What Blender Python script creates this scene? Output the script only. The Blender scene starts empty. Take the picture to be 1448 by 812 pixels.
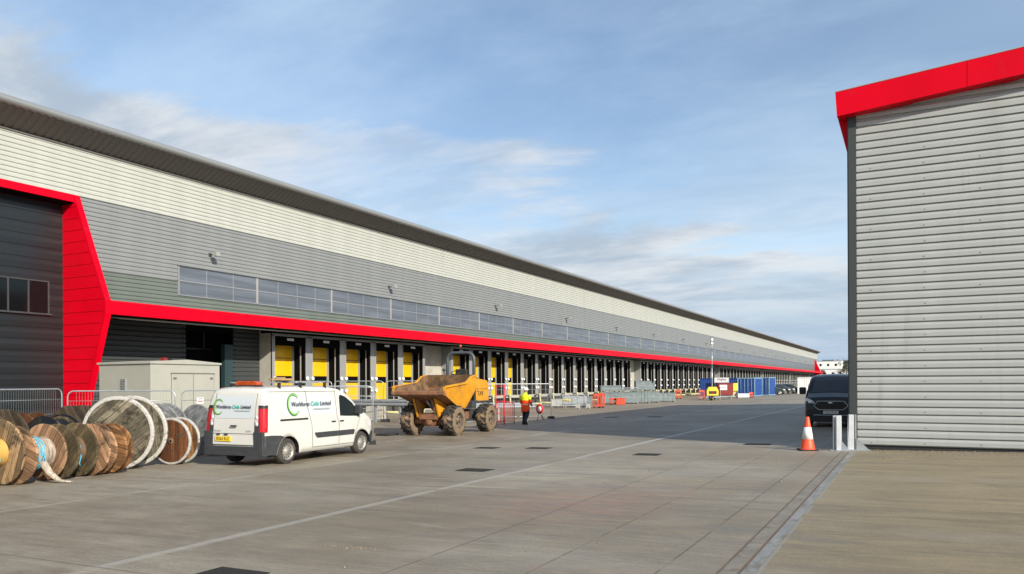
import bpy, bmesh, math, random
from mathutils import Vector, Matrix
random.seed(7)
R = math.radians
sc = bpy.context.scene
col = sc.collection

# ------------------------------------------------------------------ materials
MATS = {}
def nt(m):
    m.use_nodes = True
    t = m.node_tree
    return t, t.nodes, t.links, t.nodes['Principled BSDF']

def mat(name, c, rough=.6, metal=0., var=.0, vscale=3., bump=0., bscale=30., coat=0., dirt=None, dscale=2., dlev=.5, spec=.5, stretch=(1, 1, 1), wet=0.):
    """plain principled with optional tone variation, dirt patches and bump"""
    m = bpy.data.materials.new(name); MATS[name] = m
    t, N, L, P = nt(m)
    P.inputs['Base Color'].default_value = (*c, 1)
    P.inputs['Roughness'].default_value = rough
    P.inputs['Metallic'].default_value = metal
    P.inputs['Specular IOR Level'].default_value = spec
    P.inputs['Coat Weight'].default_value = coat
    tc = N.new('ShaderNodeTexCoord'); mp = N.new('ShaderNodeMapping'); mp.inputs['Scale'].default_value = stretch
    L.new(tc.outputs['Object'], mp.inputs['Vector'])
    out = None
    if var > 0:
        n = N.new('ShaderNodeTexNoise'); n.inputs['Scale'].default_value = vscale; n.inputs['Detail'].default_value = 6
        L.new(mp.outputs[0], n.inputs['Vector'])
        r = N.new('ShaderNodeValToRGB')
        r.color_ramp.elements[0].position = .3; r.color_ramp.elements[1].position = .7
        r.color_ramp.elements[0].color = (*[x * (1 - var) for x in c], 1)
        r.color_ramp.elements[1].color = (*[min(1, x * (1 + var)) for x in c], 1)
        L.new(n.outputs['Fac'], r.inputs['Fac']); out = r.outputs['Color']
    if dirt:
        n = N.new('ShaderNodeTexNoise'); n.inputs['Scale'].default_value = dscale; n.inputs['Detail'].default_value = 9; n.inputs['Roughness'].default_value = .7
        L.new(mp.outputs[0], n.inputs['Vector'])
        r = N.new('ShaderNodeValToRGB'); r.color_ramp.elements[0].position = dlev; r.color_ramp.elements[1].position = min(1, dlev + .15)
        L.new(n.outputs['Fac'], r.inputs['Fac'])
        mx = N.new('ShaderNodeMix'); mx.data_type = 'RGBA'
        L.new(r.outputs['Color'], mx.inputs['Factor'])
        if out: L.new(out, mx.inputs['A'])
        else: mx.inputs['A'].default_value = (*c, 1)
        mx.inputs['B'].default_value = (*dirt, 1); out = mx.outputs['Result']
    if out: L.new(out, P.inputs['Base Color'])
    if bump > 0:
        n = N.new('ShaderNodeTexNoise'); n.inputs['Scale'].default_value = bscale; n.inputs['Detail'].default_value = 5
        L.new(mp.outputs[0], n.inputs['Vector'])
        b = N.new('ShaderNodeBump'); b.inputs['Strength'].default_value = bump; b.inputs['Distance'].default_value = .01
        L.new(n.outputs['Fac'], b.inputs['Height']); L.new(b.outputs['Normal'], P.inputs['Normal'])
    return m

def wood(name, c1, c2, ang=0., gap=.13, dark=(.03, .02, .012), grime=(.06, .045, .03), glev=.52):
    """boards with grain, in the flange's own plane (object Y-Z)"""
    m = bpy.data.materials.new(name); MATS[name] = m
    t, N, L, P = nt(m)
    P.inputs['Roughness'].default_value = .8; P.inputs['Specular IOR Level'].default_value = .25
    tc = N.new('ShaderNodeTexCoord'); mp = N.new('ShaderNodeMapping')
    mp.inputs['Rotation'].default_value = (ang, 0, 0)
    L.new(tc.outputs['Object'], mp.inputs['Vector'])
    sp = N.new('ShaderNodeSeparateXYZ'); L.new(mp.outputs[0], sp.inputs[0])
    # board index and gap
    dv = N.new('ShaderNodeMath'); dv.operation = 'DIVIDE'; dv.inputs[1].default_value = gap; L.new(sp.outputs['Z'], dv.inputs[0])
    fl = N.new('ShaderNodeMath'); fl.operation = 'FLOOR'; L.new(dv.outputs[0], fl.inputs[0])
    fr = N.new('ShaderNodeMath'); fr.operation = 'FRACT'; L.new(dv.outputs[0], fr.inputs[0])
    wn = N.new('ShaderNodeTexWhiteNoise'); wn.noise_dimensions = '1D'; L.new(fl.outputs[0], wn.inputs['W'])
    # grain
    m2 = N.new('ShaderNodeMapping'); m2.inputs['Scale'].default_value = (1, 1.4, 22)
    L.new(mp.outputs[0], m2.inputs['Vector'])
    ad = N.new('ShaderNodeVectorMath'); ad.operation = 'ADD'; L.new(m2.outputs[0], ad.inputs[0]); L.new(wn.outputs['Color'], ad.inputs[1])
    n = N.new('ShaderNodeTexNoise'); n.inputs['Scale'].default_value = 2.2; n.inputs['Detail'].default_value = 8; n.inputs['Distortion'].default_value = .6
    L.new(ad.outputs[0], n.inputs['Vector'])
    r = N.new('ShaderNodeValToRGB'); r.color_ramp.elements[0].position = .32; r.color_ramp.elements[1].position = .68
    r.color_ramp.elements[0].color = (*c1, 1); r.color_ramp.elements[1].color = (*c2, 1)
    L.new(n.outputs['Fac'], r.inputs['Fac'])
    # board to board tone
    hs = N.new('ShaderNodeHueSaturation'); mr = N.new('ShaderNodeMapRange'); mr.inputs['To Min'].default_value = .5; mr.inputs['To Max'].default_value = 1.3
    L.new(wn.outputs['Value'], mr.inputs['Value']); L.new(mr.outputs[0], hs.inputs['Value']); L.new(r.outputs['Color'], hs.inputs['Color'])
    # grime
    g = N.new('ShaderNodeTexNoise'); g.inputs['Scale'].default_value = 3.2; g.inputs['Detail'].default_value = 9; g.inputs['Roughness'].default_value = .72
    L.new(tc.outputs['Object'], g.inputs['Vector'])
    gr = N.new('ShaderNodeValToRGB'); gr.color_ramp.elements[0].position = glev; gr.color_ramp.elements[1].position = glev + .16
    L.new(g.outputs['Fac'], gr.inputs['Fac'])
    mx = N.new('ShaderNodeMix'); mx.data_type = 'RGBA'; L.new(gr.outputs['Color'], mx.inputs['Factor'])
    L.new(hs.outputs['Color'], mx.inputs['A']); mx.inputs['B'].default_value = (*grime, 1)
    # gap line
    cp = N.new('ShaderNodeMath'); cp.operation = 'LESS_THAN'; cp.inputs[1].default_value = .07; L.new(fr.outputs[0], cp.inputs[0])
    mg = N.new('ShaderNodeMix'); mg.data_type = 'RGBA'; L.new(cp.outputs[0], mg.inputs['Factor'])
    L.new(mx.outputs['Result'], mg.inputs['A']); mg.inputs['B'].default_value = (*dark, 1)
    L.new(mg.outputs['Result'], P.inputs['Base Color'])
    b = N.new('ShaderNodeBump'); b.inputs['Strength'].default_value = .7; b.inputs['Distance'].default_value = .01
    L.new(n.outputs['Fac'], b.inputs['Height']); L.new(b.outputs['Normal'], P.inputs['Normal'])
    return m

# building colours
mat('clad_white', (.43, .44, .40), .42, .1, var=.05, vscale=.8, stretch=(1, 1.3, .12), dirt=(.40, .405, .355), dscale=1.1, dlev=.58)
mat('clad_grey', (.225, .235, .235), .42, .15, var=.06, vscale=.8, stretch=(1, 1.3, .12), dirt=(.20, .205, .20), dscale=1.1, dlev=.58)
mat('clad_green', (.14, .162, .142), .42, .15, var=.07, vscale=.8, stretch=(1, 1.3, .12))
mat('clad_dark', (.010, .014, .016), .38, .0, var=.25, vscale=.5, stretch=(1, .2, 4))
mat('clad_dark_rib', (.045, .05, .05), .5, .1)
mat('clad_right', (.355, .37, .36), .42, .12, var=.05, vscale=1.1, stretch=(1.6, 1, .12), dirt=(.315, .32, .305), dscale=1.6, dlev=.56)
mat('red', (.60, .0, .012), .42, 0, var=.09, vscale=.5, spec=.1, bump=.25, bscale=1.5, dirt=(.50, .006, .018), dscale=1.3, dlev=.58)
mat('red_seam', (.26, .0, .004), .7, spec=.1)
mat('eave', (.26, .27, .27), .35, .3)
mat('soffit', (.105, .10, .092), .6)
mat('pit_dark', (.055, .05, .042), .85)
mat('roof_grey', (.3, .3, .3), .5)
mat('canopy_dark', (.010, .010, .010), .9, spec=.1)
mat('black', (.003, .003, .0035), .9, spec=.1)
mat('rubber', (.02, .02, .02), .85, bump=.4, bscale=40)
mat('concrete_wall', (.38, .36, .31), .8, var=.14, vscale=2.2, dirt=(.28, .26, .21), dscale=1.6, dlev=.56)
mat('bay_frame', (.30, .31, .31), .45, .3, var=.05)
mat('bay_light', (.34, .34, .325), .45, .2)
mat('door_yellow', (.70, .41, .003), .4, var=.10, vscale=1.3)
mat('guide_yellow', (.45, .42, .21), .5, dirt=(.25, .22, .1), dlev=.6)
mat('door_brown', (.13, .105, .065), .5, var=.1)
mat('lamp_white', (.75, .77, .8), .4)
mat('galv', (.36, .39, .41), .38, .55, var=.18, vscale=9, bump=.08)
mat('galv_light', (.42, .45, .47), .35, .5, var=.12, vscale=6)
mat('galv_post', (.66, .68, .70), .35, .15, var=.08, vscale=5)
mat('galv_dull', (.32, .35, .37), .5, .4, var=.15, vscale=4)
mat('glass_band', (.105, .12, .145), .28, .0, var=.30, vscale=.9, spec=.5, stretch=(1, .25, 3.5))
mat('glass_dark', (.004, .006, .007), .08, spec=.3)
mat('glass_van', (.012, .016, .018), .04, spec=.9)
mat('mullion', (.28, .29, .31), .4, .3)
mat('mullion_dark', (.045, .05, .055), .5)
mat('teal_dark', (.02, .045, .05), .5)
mat('kiosk', (.33, .33, .29), .6, var=.04, vscale=2, dirt=(.27, .265, .22), dscale=3, dlev=.60)
mat('kiosk_line', (.12, .12, .10), .7)
mat('white_paint', (.56, .555, .52), .3, coat=.5, var=.03, vscale=3, dirt=(.46, .42, .34), dscale=1.6, dlev=.60)
mat('white_board', (.78, .78, .78), .5)
mat('van_plastic', (.035, .038, .042), .6, var=.2, vscale=6, bump=.15)
mat('gapline', (.05, .05, .05), .7)
mat('tyre', (.035, .033, .030), .85, var=.3, vscale=12, dirt=(.12, .10, .075), dscale=4, dlev=.5)
mat('tyre_mud', (.030, .027, .024), .9, dirt=(.30, .20, .12), dscale=3.0, dlev=.50, bump=.6, bscale=25)
mat('sidewall_mud', (.17, .12, .075), .9, var=.25, vscale=5, dirt=(.12, .08, .05), dscale=4, dlev=.56, bump=.5, bscale=25)
mat('steel_wheel', (.27, .26, .235), .5, .3, dirt=(.12, .10, .08), dscale=9, dlev=.55)
mat('rim_mud', (.09, .065, .045), .8, var=.4, vscale=8, dirt=(.25, .17, .1), dscale=6, dlev=.55)
mat('lamp_red', (.42, .006, .014), .15, coat=.5)
mat('lamp_clear', (.65, .62, .62), .1, coat=.5)
mat('amber', (.36, .055, .008), .2, coat=.4, var=.3, vscale=9)
mat('plate_yellow', (.80, .55, .02), .4)
mat('plate_white', (.75, .75, .76), .4)
mat('ink', (.02, .02, .02), .6)
mat('ink_grey', (.05, .055, .08), .5)
mat('ink_soft', (.35, .37, .4), .5)
mat('ink_teal', (.02, .36, .30), .5)
mat('logo_green', (.16, .42, .06), .5)
mat('logo_dark', (.03, .13, .05), .5)
mat('panel_vinyl', (.50, .545, .57), .3)
mat('dump_yellow', (.60, .27, .016), .45, var=.10, vscale=4, dirt=(.33, .17, .05), dscale=3.2, dlev=.53)
mat('dump_mud', (.17, .095, .045), .85, var=.4, vscale=3.5, dirt=(.06, .04, .025), dscale=3.2, dlev=.47, bump=.6, bscale=18)
mat('dump_brown', (.21, .095, .05), .75, var=.3, vscale=6, dirt=(.36, .22, .12), dscale=4, dlev=.58)
mat('dump_dark', (.04, .042, .045), .6, var=.2, dirt=(.15, .1, .06), dlev=.6)
mat('rops', (.075, .085, .095), .5, .2, dirt=(.2, .14, .09), dscale=4, dlev=.62)
mat('cone_orange', (.82, .075, .02), .5, dirt=(.45, .10, .05), dscale=8, dlev=.62)
mat('cone_white', (.75, .75, .72), .4, dirt=(.5, .48, .44), dscale=8, dlev=.6)
mat('plastic_orange', (.50, .055, .02), .5, dirt=(.4, .1, .05), dlev=.55)
mat('red_steel', (.62, .012, .03), .5)
mat('hivis_yellow', (.66, .74, .01), .6, bump=.3, bscale=14)
mat('hivis_orange', (.90, .075, .004), .6, bump=.3, bscale=14)
mat('reflective', (.55, .55, .55), .3, .3)
mat('navy_cloth', (.012, .018, .035), .9, bump=.4, bscale=14)
mat('boot', (.02, .016, .012), .8)
mat('skin', (.45, .25, .17), .6)
mat('helmet', (.8, .8, .78), .3)
mat('black_paint', (.003, .005, .009), .25, coat=.15, spec=.35)
mat('black_trim', (.01, .01, .011), .5)
mat('chrome', (.6, .6, .6), .15, 1)
mat('headlamp', (.8, .82, .84), .3, coat=.5)
mat('container_blue', (.008, .05, .22), .45, var=.15, vscale=1, dirt=(.05, .09, .2), dlev=.62)
mat('container_pale', (.20, .34, .45), .5, var=.3, vscale=2)
mat('container_white', (.74, .74, .72), .5, var=.06, dirt=(.6, .58, .52), dlev=.6)
mat('machine_yellow', (.78, .58, .05), .45)
mat('machine_red', (.20, .015, .012), .55, dirt=(.12, .05, .03), dlev=.55)
mat('car_green', (.03, .05, .045), .25, coat=.6)
mat('car_dark', (.012, .014, .018), .25, coat=.6)
mat('car_silver', (.4, .42, .42), .3, .5, coat=.5)
mat('cabin_white', (.80, .80, .78), .5)
mat('cabin_red', (.35, .04, .03), .6)
mat('bark', (.06, .045, .03), .9)
mat('leaf_a', (.045, .055, .02), .8)
mat('leaf_b', (.08, .075, .03), .8)
mat('steel_box', (.175, .215, .225), .45, .35, var=.22, vscale=2.5, dirt=(.15, .18, .185), dlev=.54)
mat('timber', (.30, .19, .09), .7, var=.2, vscale=6)
mat('rope', (.08, .42, .62), .6)
mat('film', (.34, .29, .23), .2, var=.5, vscale=8, bump=1.0, bscale=14, stretch=(3, 1, .6), dirt=(.52, .5, .48), dscale=9, dlev=.54)
mat('film_grey', (.19, .195, .20), .2, var=.5, vscale=9, bump=1.0, bscale=16, stretch=(1, 1, .4), dirt=(.4, .41, .42), dscale=11, dlev=.56)
mat('film_black', (.008, .008, .009), .22, bump=1.0, bscale=8)
mat('white_band', (.44, .425, .40), .6, var=.25, vscale=9, dirt=(.13, .115, .09), dscale=9, dlev=.50, bump=1., bscale=14)
mat('cable_yellow', (.55, .34, .09), .55, var=.1, vscale=3)
mat('cable_brown', (.14, .09, .055), .7, var=.3, vscale=8)
mat('drain_iron', (.02, .019, .018), .8, .2, bump=.4)
mat('gravel', (.20, .17, .13), .9, var=.4, vscale=30)
mat('plastic_pale', (.36, .36, .34), .6)
wood('wood_pale', (.17, .105, .05), (.37, .25, .14), .2, glev=.48)
wood('wood_pink', (.20, .105, .055), (.40, .24, .14), 1.2, glev=.50)
wood('wood_old', (.055, .042, .022), (.17, .125, .065), .9, glev=.47, grime=(.03,.028,.018))
wood('wood_orange', (.13, .055, .02), (.34, .18, .075), 1.0, gap=.10, glev=.52, grime=(.05,.02,.01))
wood('wood_weathered', (.085, .070, .045), (.235, .205, .15), 2.35, gap=.14, grime=(.03, .026, .018), glev=.47)
wood('wood_brown', (.07, .025, .010), (.19, .075, .03), .5)
wood('wood_dark', (.035, .026, .018), (.09, .065, .045), .4)

# ground shader: brushed concrete, saw cuts, pale joint strips, a damp stained tone
def ground_mat():
    m = bpy.data.materials.new('yard_concrete'); MATS['yard'] = m
    t, N, L, P = nt(m)
    tc = N.new('ShaderNodeTexCoord'); sp = N.new('ShaderNodeSeparateXYZ'); L.new(tc.outputs['Object'], sp.inputs[0])
    def math_(op, a, b=None, c=None):
        n = N.new('ShaderNodeMath'); n.operation = op
        for i, v in enumerate((a, b, c)):
            if v is None: continue
            if isinstance(v, (int, float)): n.inputs[i].default_value = v
            else: L.new(v, n.inputs[i])
        return n.outputs[0]
    def noise(scale, detail=6, rough=.55, stretch=(1, 1, 1), dist=0., seed=0.):
        mp = N.new('ShaderNodeMapping'); mp.inputs['Scale'].default_value = stretch; mp.inputs['Location'].default_value = (seed, seed * .7, 0)
        L.new(tc.outputs['Object'], mp.inputs['Vector'])
        n = N.new('ShaderNodeTexNoise'); n.inputs['Scale'].default_value = scale; n.inputs['Detail'].default_value = detail
        n.inputs['Roughness'].default_value = rough; n.inputs['Distortion'].default_value = dist
        L.new(mp.outputs[0], n.inputs['Vector']); return n.outputs['Fac']
    def ramp(f, a, b, ca=0., cb=1.):
        mr = N.new('ShaderNodeMapRange'); mr.interpolation_type = 'SMOOTHSTEP'
        mr.inputs['From Min'].default_value = a; mr.inputs['From Max'].default_value = b
        mr.inputs['To Min'].default_value = ca; mr.inputs['To Max'].default_value = cb
        L.new(f, mr.inputs['Value']); return mr.outputs[0]
    def mix(f, a, b, mode='MIX'):
        n = N.new('ShaderNodeMix'); n.data_type = 'RGBA'; n.blend_type = mode
        if isinstance(f, (int, float)): n.inputs['Factor'].default_value = f
        else: L.new(f, n.inputs['Factor'])
        for k, v in (('A', a), ('B', b)):
            if isinstance(v, tuple): n.inputs[k].default_value = (*v, 1)
            else: L.new(v, n.inputs[k])
        return n.outputs['Result']
    X, Y = sp.outputs['X'], sp.outputs['Y']
    big = noise(.16, 5, .6)
    mid = noise(.9, 8, .65, seed=4)
    base = mix(ramp(big, .38, .62), (.190, .158, .112), (.252, .224, .176))
    # strip east of the channel is warmer and browner
    east = math_('GREATER_THAN', X, -1.4)
    base = mix(math_('MULTIPLY', east, .85), base, (.220, .180, .112))
    # per slab tone: slabs 5.2 wide in X, 6 long in Y
    sx = math_('FLOOR', math_('DIVIDE', math_('ADD', X, 2.4), 5.2)); sy = math_('FLOOR', math_('DIVIDE', Y, 6.2))
    cb = N.new('ShaderNodeCombineXYZ'); L.new(sx, cb.inputs[0]); L.new(sy, cb.inputs[1])
    wn = N.new('ShaderNodeTexWhiteNoise'); wn.noise_dimensions = '2D'; L.new(cb.outputs[0], wn.inputs['Vector'])
    tone = ramp(wn.outputs['Value'], 0, 1, .90, 1.10)
    # brushed streaks across the slab (run along X), fine and coarse
    st1 = noise(1., 6, .68, (1.3, 13, 1), .2); st2 = noise(1., 7, .66, (.42, 2.6, 1), .5, 3); st3 = noise(1., 4, .65, (5., 60, 1), 0, 9)
    v = math_('ADD', math_('MULTIPLY', st1, .75), math_('MULTIPLY', st2, .85)); v = math_('ADD', v, math_('MULTIPLY', st3, .75)); v = math_('ADD', v, math_('MULTIPLY', mid, .65))
    grain = noise(42., 3, .75); v = math_('ADD', v, math_('MULTIPLY', grain, 1.1)); v = math_('SUBTRACT', v, 1.03)
    v = math_('MULTIPLY', v, tone)
    cv = N.new('ShaderNodeCombineColor')
    for i in range(3): L.new(v, cv.inputs[i])
    c = mix(1., base, cv.outputs[0], 'MULTIPLY')
    # faint tyre sweeps
    wv = N.new('ShaderNodeTexWave'); wv.wave_type = 'RINGS'; wv.inputs['Scale'].default_value = .11; wv.inputs['Distortion'].default_value = 1.4; wv.inputs['Detail'].default_value = 2
    mpw = N.new('ShaderNodeMapping'); mpw.inputs['Location'].default_value = (26, -9, 0); L.new(tc.outputs['Object'], mpw.inputs[0]); L.new(mpw.outputs[0], wv.inputs['Vector'])
    sweep = math_('MULTIPLY', ramp(wv.outputs['Fac'], .55, 1.), ramp(noise(.3, 4, .6, seed=12), .48, .66))
    c = mix(math_('MULTIPLY', sweep, .30), c, (.30, .275, .235))
    wv2 = N.new('ShaderNodeTexWave'); wv2.wave_type = 'RINGS'; wv2.inputs['Scale'].default_value = .23; wv2.inputs['Distortion'].default_value = .9
    mpx = N.new('ShaderNodeMapping'); mpx.inputs['Location'].default_value = (1.5, -2., 0); L.new(tc.outputs['Object'], mpx.inputs[0]); L.new(mpx.outputs[0], wv2.inputs['Vector'])
    sw2 = math_('MULTIPLY', ramp(wv2.outputs['Fac'], .90, 1.), ramp(noise(.28, 4, .6, seed=41), .46, .62))
    c = mix(math_('MULTIPLY', sw2, .35), c, (.13, .11, .09))
    # mud film towards the docks, pale dried dirt in places
    mud = math_('MULTIPLY', ramp(X, -12.5, -17., 0, 1), ramp(noise(.5, 6, .65, seed=8), .35, .6, .35, 1))
    c = mix(math_('MULTIPLY', mud, .5), c, (.235, .195, .145))
    # dark damp patches and drips
    damp = ramp(noise(.55, 8, .7, (.6, 1.8, 1), .4, 31), .55, .70)
    c = mix(math_('MULTIPLY', damp, .55), c, (.105, .088, .064))
    spots = ramp(noise(7., 4, .8, (1, 1.4, 1), 0, 77), .70, .76)
    c = mix(math_('MULTIPLY', spots, .35), c, (.07, .06, .05))
    pal = ramp(noise(.8, 7, .7, (.35, 1.6, 1), .2, 51), .56, .70)
    c = mix(math_('MULTIPLY', pal, .5), c, (.31, .28, .23))
    # orange spill
    dx = math_('SUBTRACT', X, -4.7); dy = math_('SUBTRACT', Y, 11.4)
    rr = math_('SQRT', math_('ADD', math_('MULTIPLY', dx, dx), math_('MULTIPLY', math_('MULTIPLY', dy, dy), .6)))
    spill = math_('MULTIPLY', ramp(rr, 2.2, .2), ramp(noise(2.2, 6, .7, (.6, 2.5, 1)), .36, .6))
    c = mix(math_('MULTIPLY', spill, .55), c, (.30, .165, .12))
    wob = math_('MULTIPLY', math_('SUBTRACT', noise(1.6, 5, .7, seed=2), .5), .06)
    def line(pos, axis, w, soft=.01, brk=None, amt=1., wobble=True):
        a = math_('SUBTRACT', axis, pos)
        if wobble: a = math_('ADD', a, wob)
        a = math_('ABSOLUTE', a)
        f = ramp(a, w + soft, w)
        if brk is not None: f = math_('MULTIPLY', f, ramp(noise(brk[0], 5, .7, seed=pos), brk[1], brk[1] + .1))
        return math_('MULTIPLY', f, amt)
    pale = (.40, .38, .34)
    far1 = ramp(Y, 16., 26., .48, 1.); far2 = ramp(Y, 22., 30., .42, 1.)
    c = mix(math_('MULTIPLY', line(-7.62, X, .05, .09, (.8, .36), .8), far1), c, (.43, .42, .39))
    c = mix(math_('MULTIPLY', line(-12.8, X, .07, .05, (.7, .43), .8), far2), c, pale)
    c = mix(line(-16.45, X, .06, .03, (.6, .45), .8), c, (.46, .42, .34))
    for p in (-2.21, -3.35, -4.65, -7.72, -12.92, 2.4):
        c = mix(line(p, X, .006, .008, (.9, .38), .7, False), c, (.05, .04, .032))
    c = mix(line(-3.35, X, .02, .05, (.9, .5), .35), c, (.32, .20, .13))
    yy = math_('FRACT', math_('DIVIDE', math_('ADD', Y, 4.0), 6.2))
    yl = math_('ABSOLUTE', math_('SUBTRACT', yy, .5))
    ym = ramp(yl, .0022, .0010)
    c = mix(math_('MULTIPLY', ym, .65), c, (.05, .042, .034))
    # gutter strip patch (smooth grey screed beside the channel)
    scr = line(-1.36, X, .04, .03, (1.4, .40), .5); c = mix(scr, c, (.24, .24, .225))
    L.new(c, P.inputs['Base Color'])
    rgh = math_('ADD', math_('MULTIPLY', mid, .35), math_('MULTIPLY', st2, .3)); rgh = math_('ADD', rgh, .24)
    rgh = math_('SUBTRACT', rgh, math_('MULTIPLY', damp, .22))
    rgh = math_('SUBTRACT', rgh, math_('MULTIPLY', scr, .25))
    L.new(rgh, P.inputs['Roughness'])
    P.inputs['Specular IOR Level'].default_value = .30
    b = N.new('ShaderNodeBump'); b.inputs['Strength'].default_value = .35; b.inputs['Distance'].default_value = .012
    hh = math_('ADD', st1, math_('MULTIPLY', st3, .8)); L.new(hh, b.inputs['Height']); L.new(b.outputs['Normal'], P.inputs['Normal'])
ground_mat()

# ------------------------------------------------------------------ mesh helpers
class MB:
    def __init__(s): s.v = []; s.f = []; s.m = []; s.mats = []; s.sm = []
    def mi(s, m):
        if m not in s.mats: s.mats.append(m)
        return s.mats.index(m)
    def add(s, vs, fs, m, smooth=False, M=None):
        o = len(s.v)
        s.v += [tuple(M @ Vector(v)) if M else tuple(v) for v in vs]
        k = s.mi(m)
        for f in fs: s.f.append([i + o for i in f]); s.m.append(k); s.sm.append(smooth)
        return s
    def box(s, x0, x1, y0, y1, z0, z1, m, M=None):
        vs = [(x0, y0, z0), (x1, y0, z0), (x1, y1, z0), (x0, y1, z0), (x0, y0, z1), (x1, y0, z1), (x1, y1, z1), (x0, y1, z1)]
        return s.add(vs, [(0, 3, 2, 1), (4, 5, 6, 7), (0, 1, 5, 4), (1, 2, 6, 5), (2, 3, 7, 6), (3, 0, 4, 7)], m, False, M)
    def bar(s, a, b, w, h, m):
        """box section from a to b"""
        a = Vector(a); b = Vector(b); d = (b - a); Ln = d.length; d.normalize()
        up = Vector((0, 0, 1)) if abs(d.z) < .95 else Vector((1, 0, 0))
        x = d.cross(up).normalized(); z = x.cross(d).normalized()
        M = Matrix(((x.x, d.x, z.x, a.x), (x.y, d.y, z.y, a.y), (x.z, d.z, z.z, a.z), (0, 0, 0, 1)))
        return s.box(-w / 2, w / 2, 0, Ln, -h / 2, h / 2, m, M)
    def tube(s, pts, r, m, n=8, caps=True, rads=None):
        pts = [Vector(p) for p in pts]
        rings = []; prev = None
        for i, p in enumerate(pts):
            d = (pts[min(i + 1, len(pts) - 1)] - pts[max(i - 1, 0)]).normalized()
            if prev is None:
                up = Vector((0, 0, 1)) if abs(d.z) < .9 else Vector((1, 0, 0)); x = d.cross(up).normalized()
            else:
                x = (prev - d * prev.dot(d)).normalized()
            prev = x; y = d.cross(x)
            rr = rads[i] if rads else r
            rings.append([p + (x * math.cos(2 * math.pi * k / n) + y * math.sin(2 * math.pi * k / n)) * rr for k in range(n)])
        vs = [v for rg in rings for v in rg]; fs = []
        for i in range(len(rings) - 1):
            for k in range(n):
                fs.append((i * n + k, i * n + (k + 1) % n, (i + 1) * n + (k + 1) % n, (i + 1) * n + k))
        s.add(vs, fs, m, n > 4)
        if caps:
            s.add(rings[0], [tuple(range(n))[::-1]], m); s.add(rings[-1], [tuple(range(n))], m)
        return s
    def lathe(s, prof, m, n=32, M=None, axis='x', smooth=True, closed=False):
        """prof: [(along, radius)]"""
        vs = []
        for a, r in prof:
            for k in range(n):
                t = 2 * math.pi * k / n
                c, q = math.cos(t) * r, math.sin(t) * r
                vs.append((a, c, q) if axis == 'x' else ((c, a, q) if axis == 'y' else (c, q, a)))
        fs = []
        for i in range(len(prof) - 1):
            for k in range(n):
                fs.append((i * n + k, (i + 1) * n + k, (i + 1) * n + (k + 1) % n, i * n + (k + 1) % n))
        return s.add(vs, fs, m, smooth, M)
    def prism(s, poly, a0, a1, m, axis='y', M=None):
        """poly of 2D points extruded between a0 and a1 on axis"""
        def p3(p, a): return {'y': (p[0], a, p[1]), 'x': (a, p[0], p[1]), 'z': (p[0], p[1], a)}[axis]
        n = len(poly); vs = [p3(p, a0) for p in poly] + [p3(p, a1) for p in poly]
        fs = [tuple(range(n))[::-1], tuple(range(n, 2 * n))] + [(i, (i + 1) % n, n + (i + 1) % n, n + i) for i in range(n)]
        return s.add(vs, fs, m, False, M)
    def ext(s, poly, a0, a1, m, axis='y', smooth=False, M=None):
        """open polyline extruded"""
        def p3(p, a): return {'y': (p[0], a, p[1]), 'x': (a, p[0], p[1]), 'z': (p[0], p[1], a)}[axis]
        n = len(poly); vs = [p3(p, a0) for p in poly] + [p3(p, a1) for p in poly]
        return s.add(vs, [(i, i + 1, n + i + 1, n + i) for i in range(n - 1)], m, smooth, M)
    def build(s, name, parent=None, loc=None, bevel=0, fixn=True, seg=2, kind=None, label=None):
        me = bpy.data.meshes.new(name); me.from_pydata(s.v, [], s.f)
        for m in s.mats: me.materials.append(MATS[m])
        me.polygons.foreach_set('material_index', s.m); me.polygons.foreach_set('use_smooth', s.sm)
        me.update()
        if fixn:
            bm = bmesh.new(); bm.from_mesh(me); bmesh.ops.remove_doubles(bm, verts=bm.verts, dist=.0002)
            bmesh.ops.recalc_face_normals(bm, faces=bm.faces); bm.to_mesh(me); bm.free()
        o = bpy.data.objects.new(name, me); col.objects.link(o)
        if parent: o.parent = parent
        if loc: o.location = loc
        if bevel:
            b = o.modifiers.new('bevel', 'BEVEL'); b.width = bevel; b.segments = seg; b.limit_method = 'ANGLE'; b.angle_limit = R(35)
        if kind: o['kind'] = kind
        if label: o['label'] = label
        return o

def tag(o, label, cat, group=None):
    o['label'] = label; o['category'] = cat
    if group: o['group'] = group
    return o
def thing(name, loc, rz, label, cat, group=None):
    o = bpy.data.objects.new(name, None); col.objects.link(o); o.empty_display_size = .2
    o.location = loc; o.rotation_euler = (0, 0, rz)
    return tag(o, label, cat, group)
KIDS = {}
def copy_tree(o, parent=None, kids=None):
    if kids is None:
        kids = {}
        for q in bpy.data.objects:
            if q.parent: kids.setdefault(q.parent.name, []).append(q)
    c = o.copy(); col.objects.link(c)
    if parent: c.parent = parent
    for ch in kids.get(o.name, []): copy_tree(ch, c, kids)
    return c
def text(name, s, size, m, parent, M, ext=.002, align='CENTER', xs=1.):
    cu = bpy.data.curves.new(name, 'FONT'); cu.body = s; cu.size = size; cu.extrude = ext; cu.align_x = align; cu.align_y = 'CENTER'
    t = bpy.data.objects.new(name, cu); col.objects.link(t)
    bpy.context.view_layer.update()
    me = bpy.data.meshes.new_from_object(t.evaluated_get(bpy.context.evaluated_depsgraph_get()))
    bpy.data.objects.remove(t); bpy.data.curves.remove(cu)
    me.transform(M @ Matrix.Diagonal((xs, 1, 1, 1)))
    me.materials.clear(); me.materials.append(MATS[m])
    o = bpy.data.objects.new(name, me); col.objects.link(o); o.parent = parent
    return o
def gz(x):
    return -.27 if x < -18 else (.015 * x if x < 12 else .18)
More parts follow.
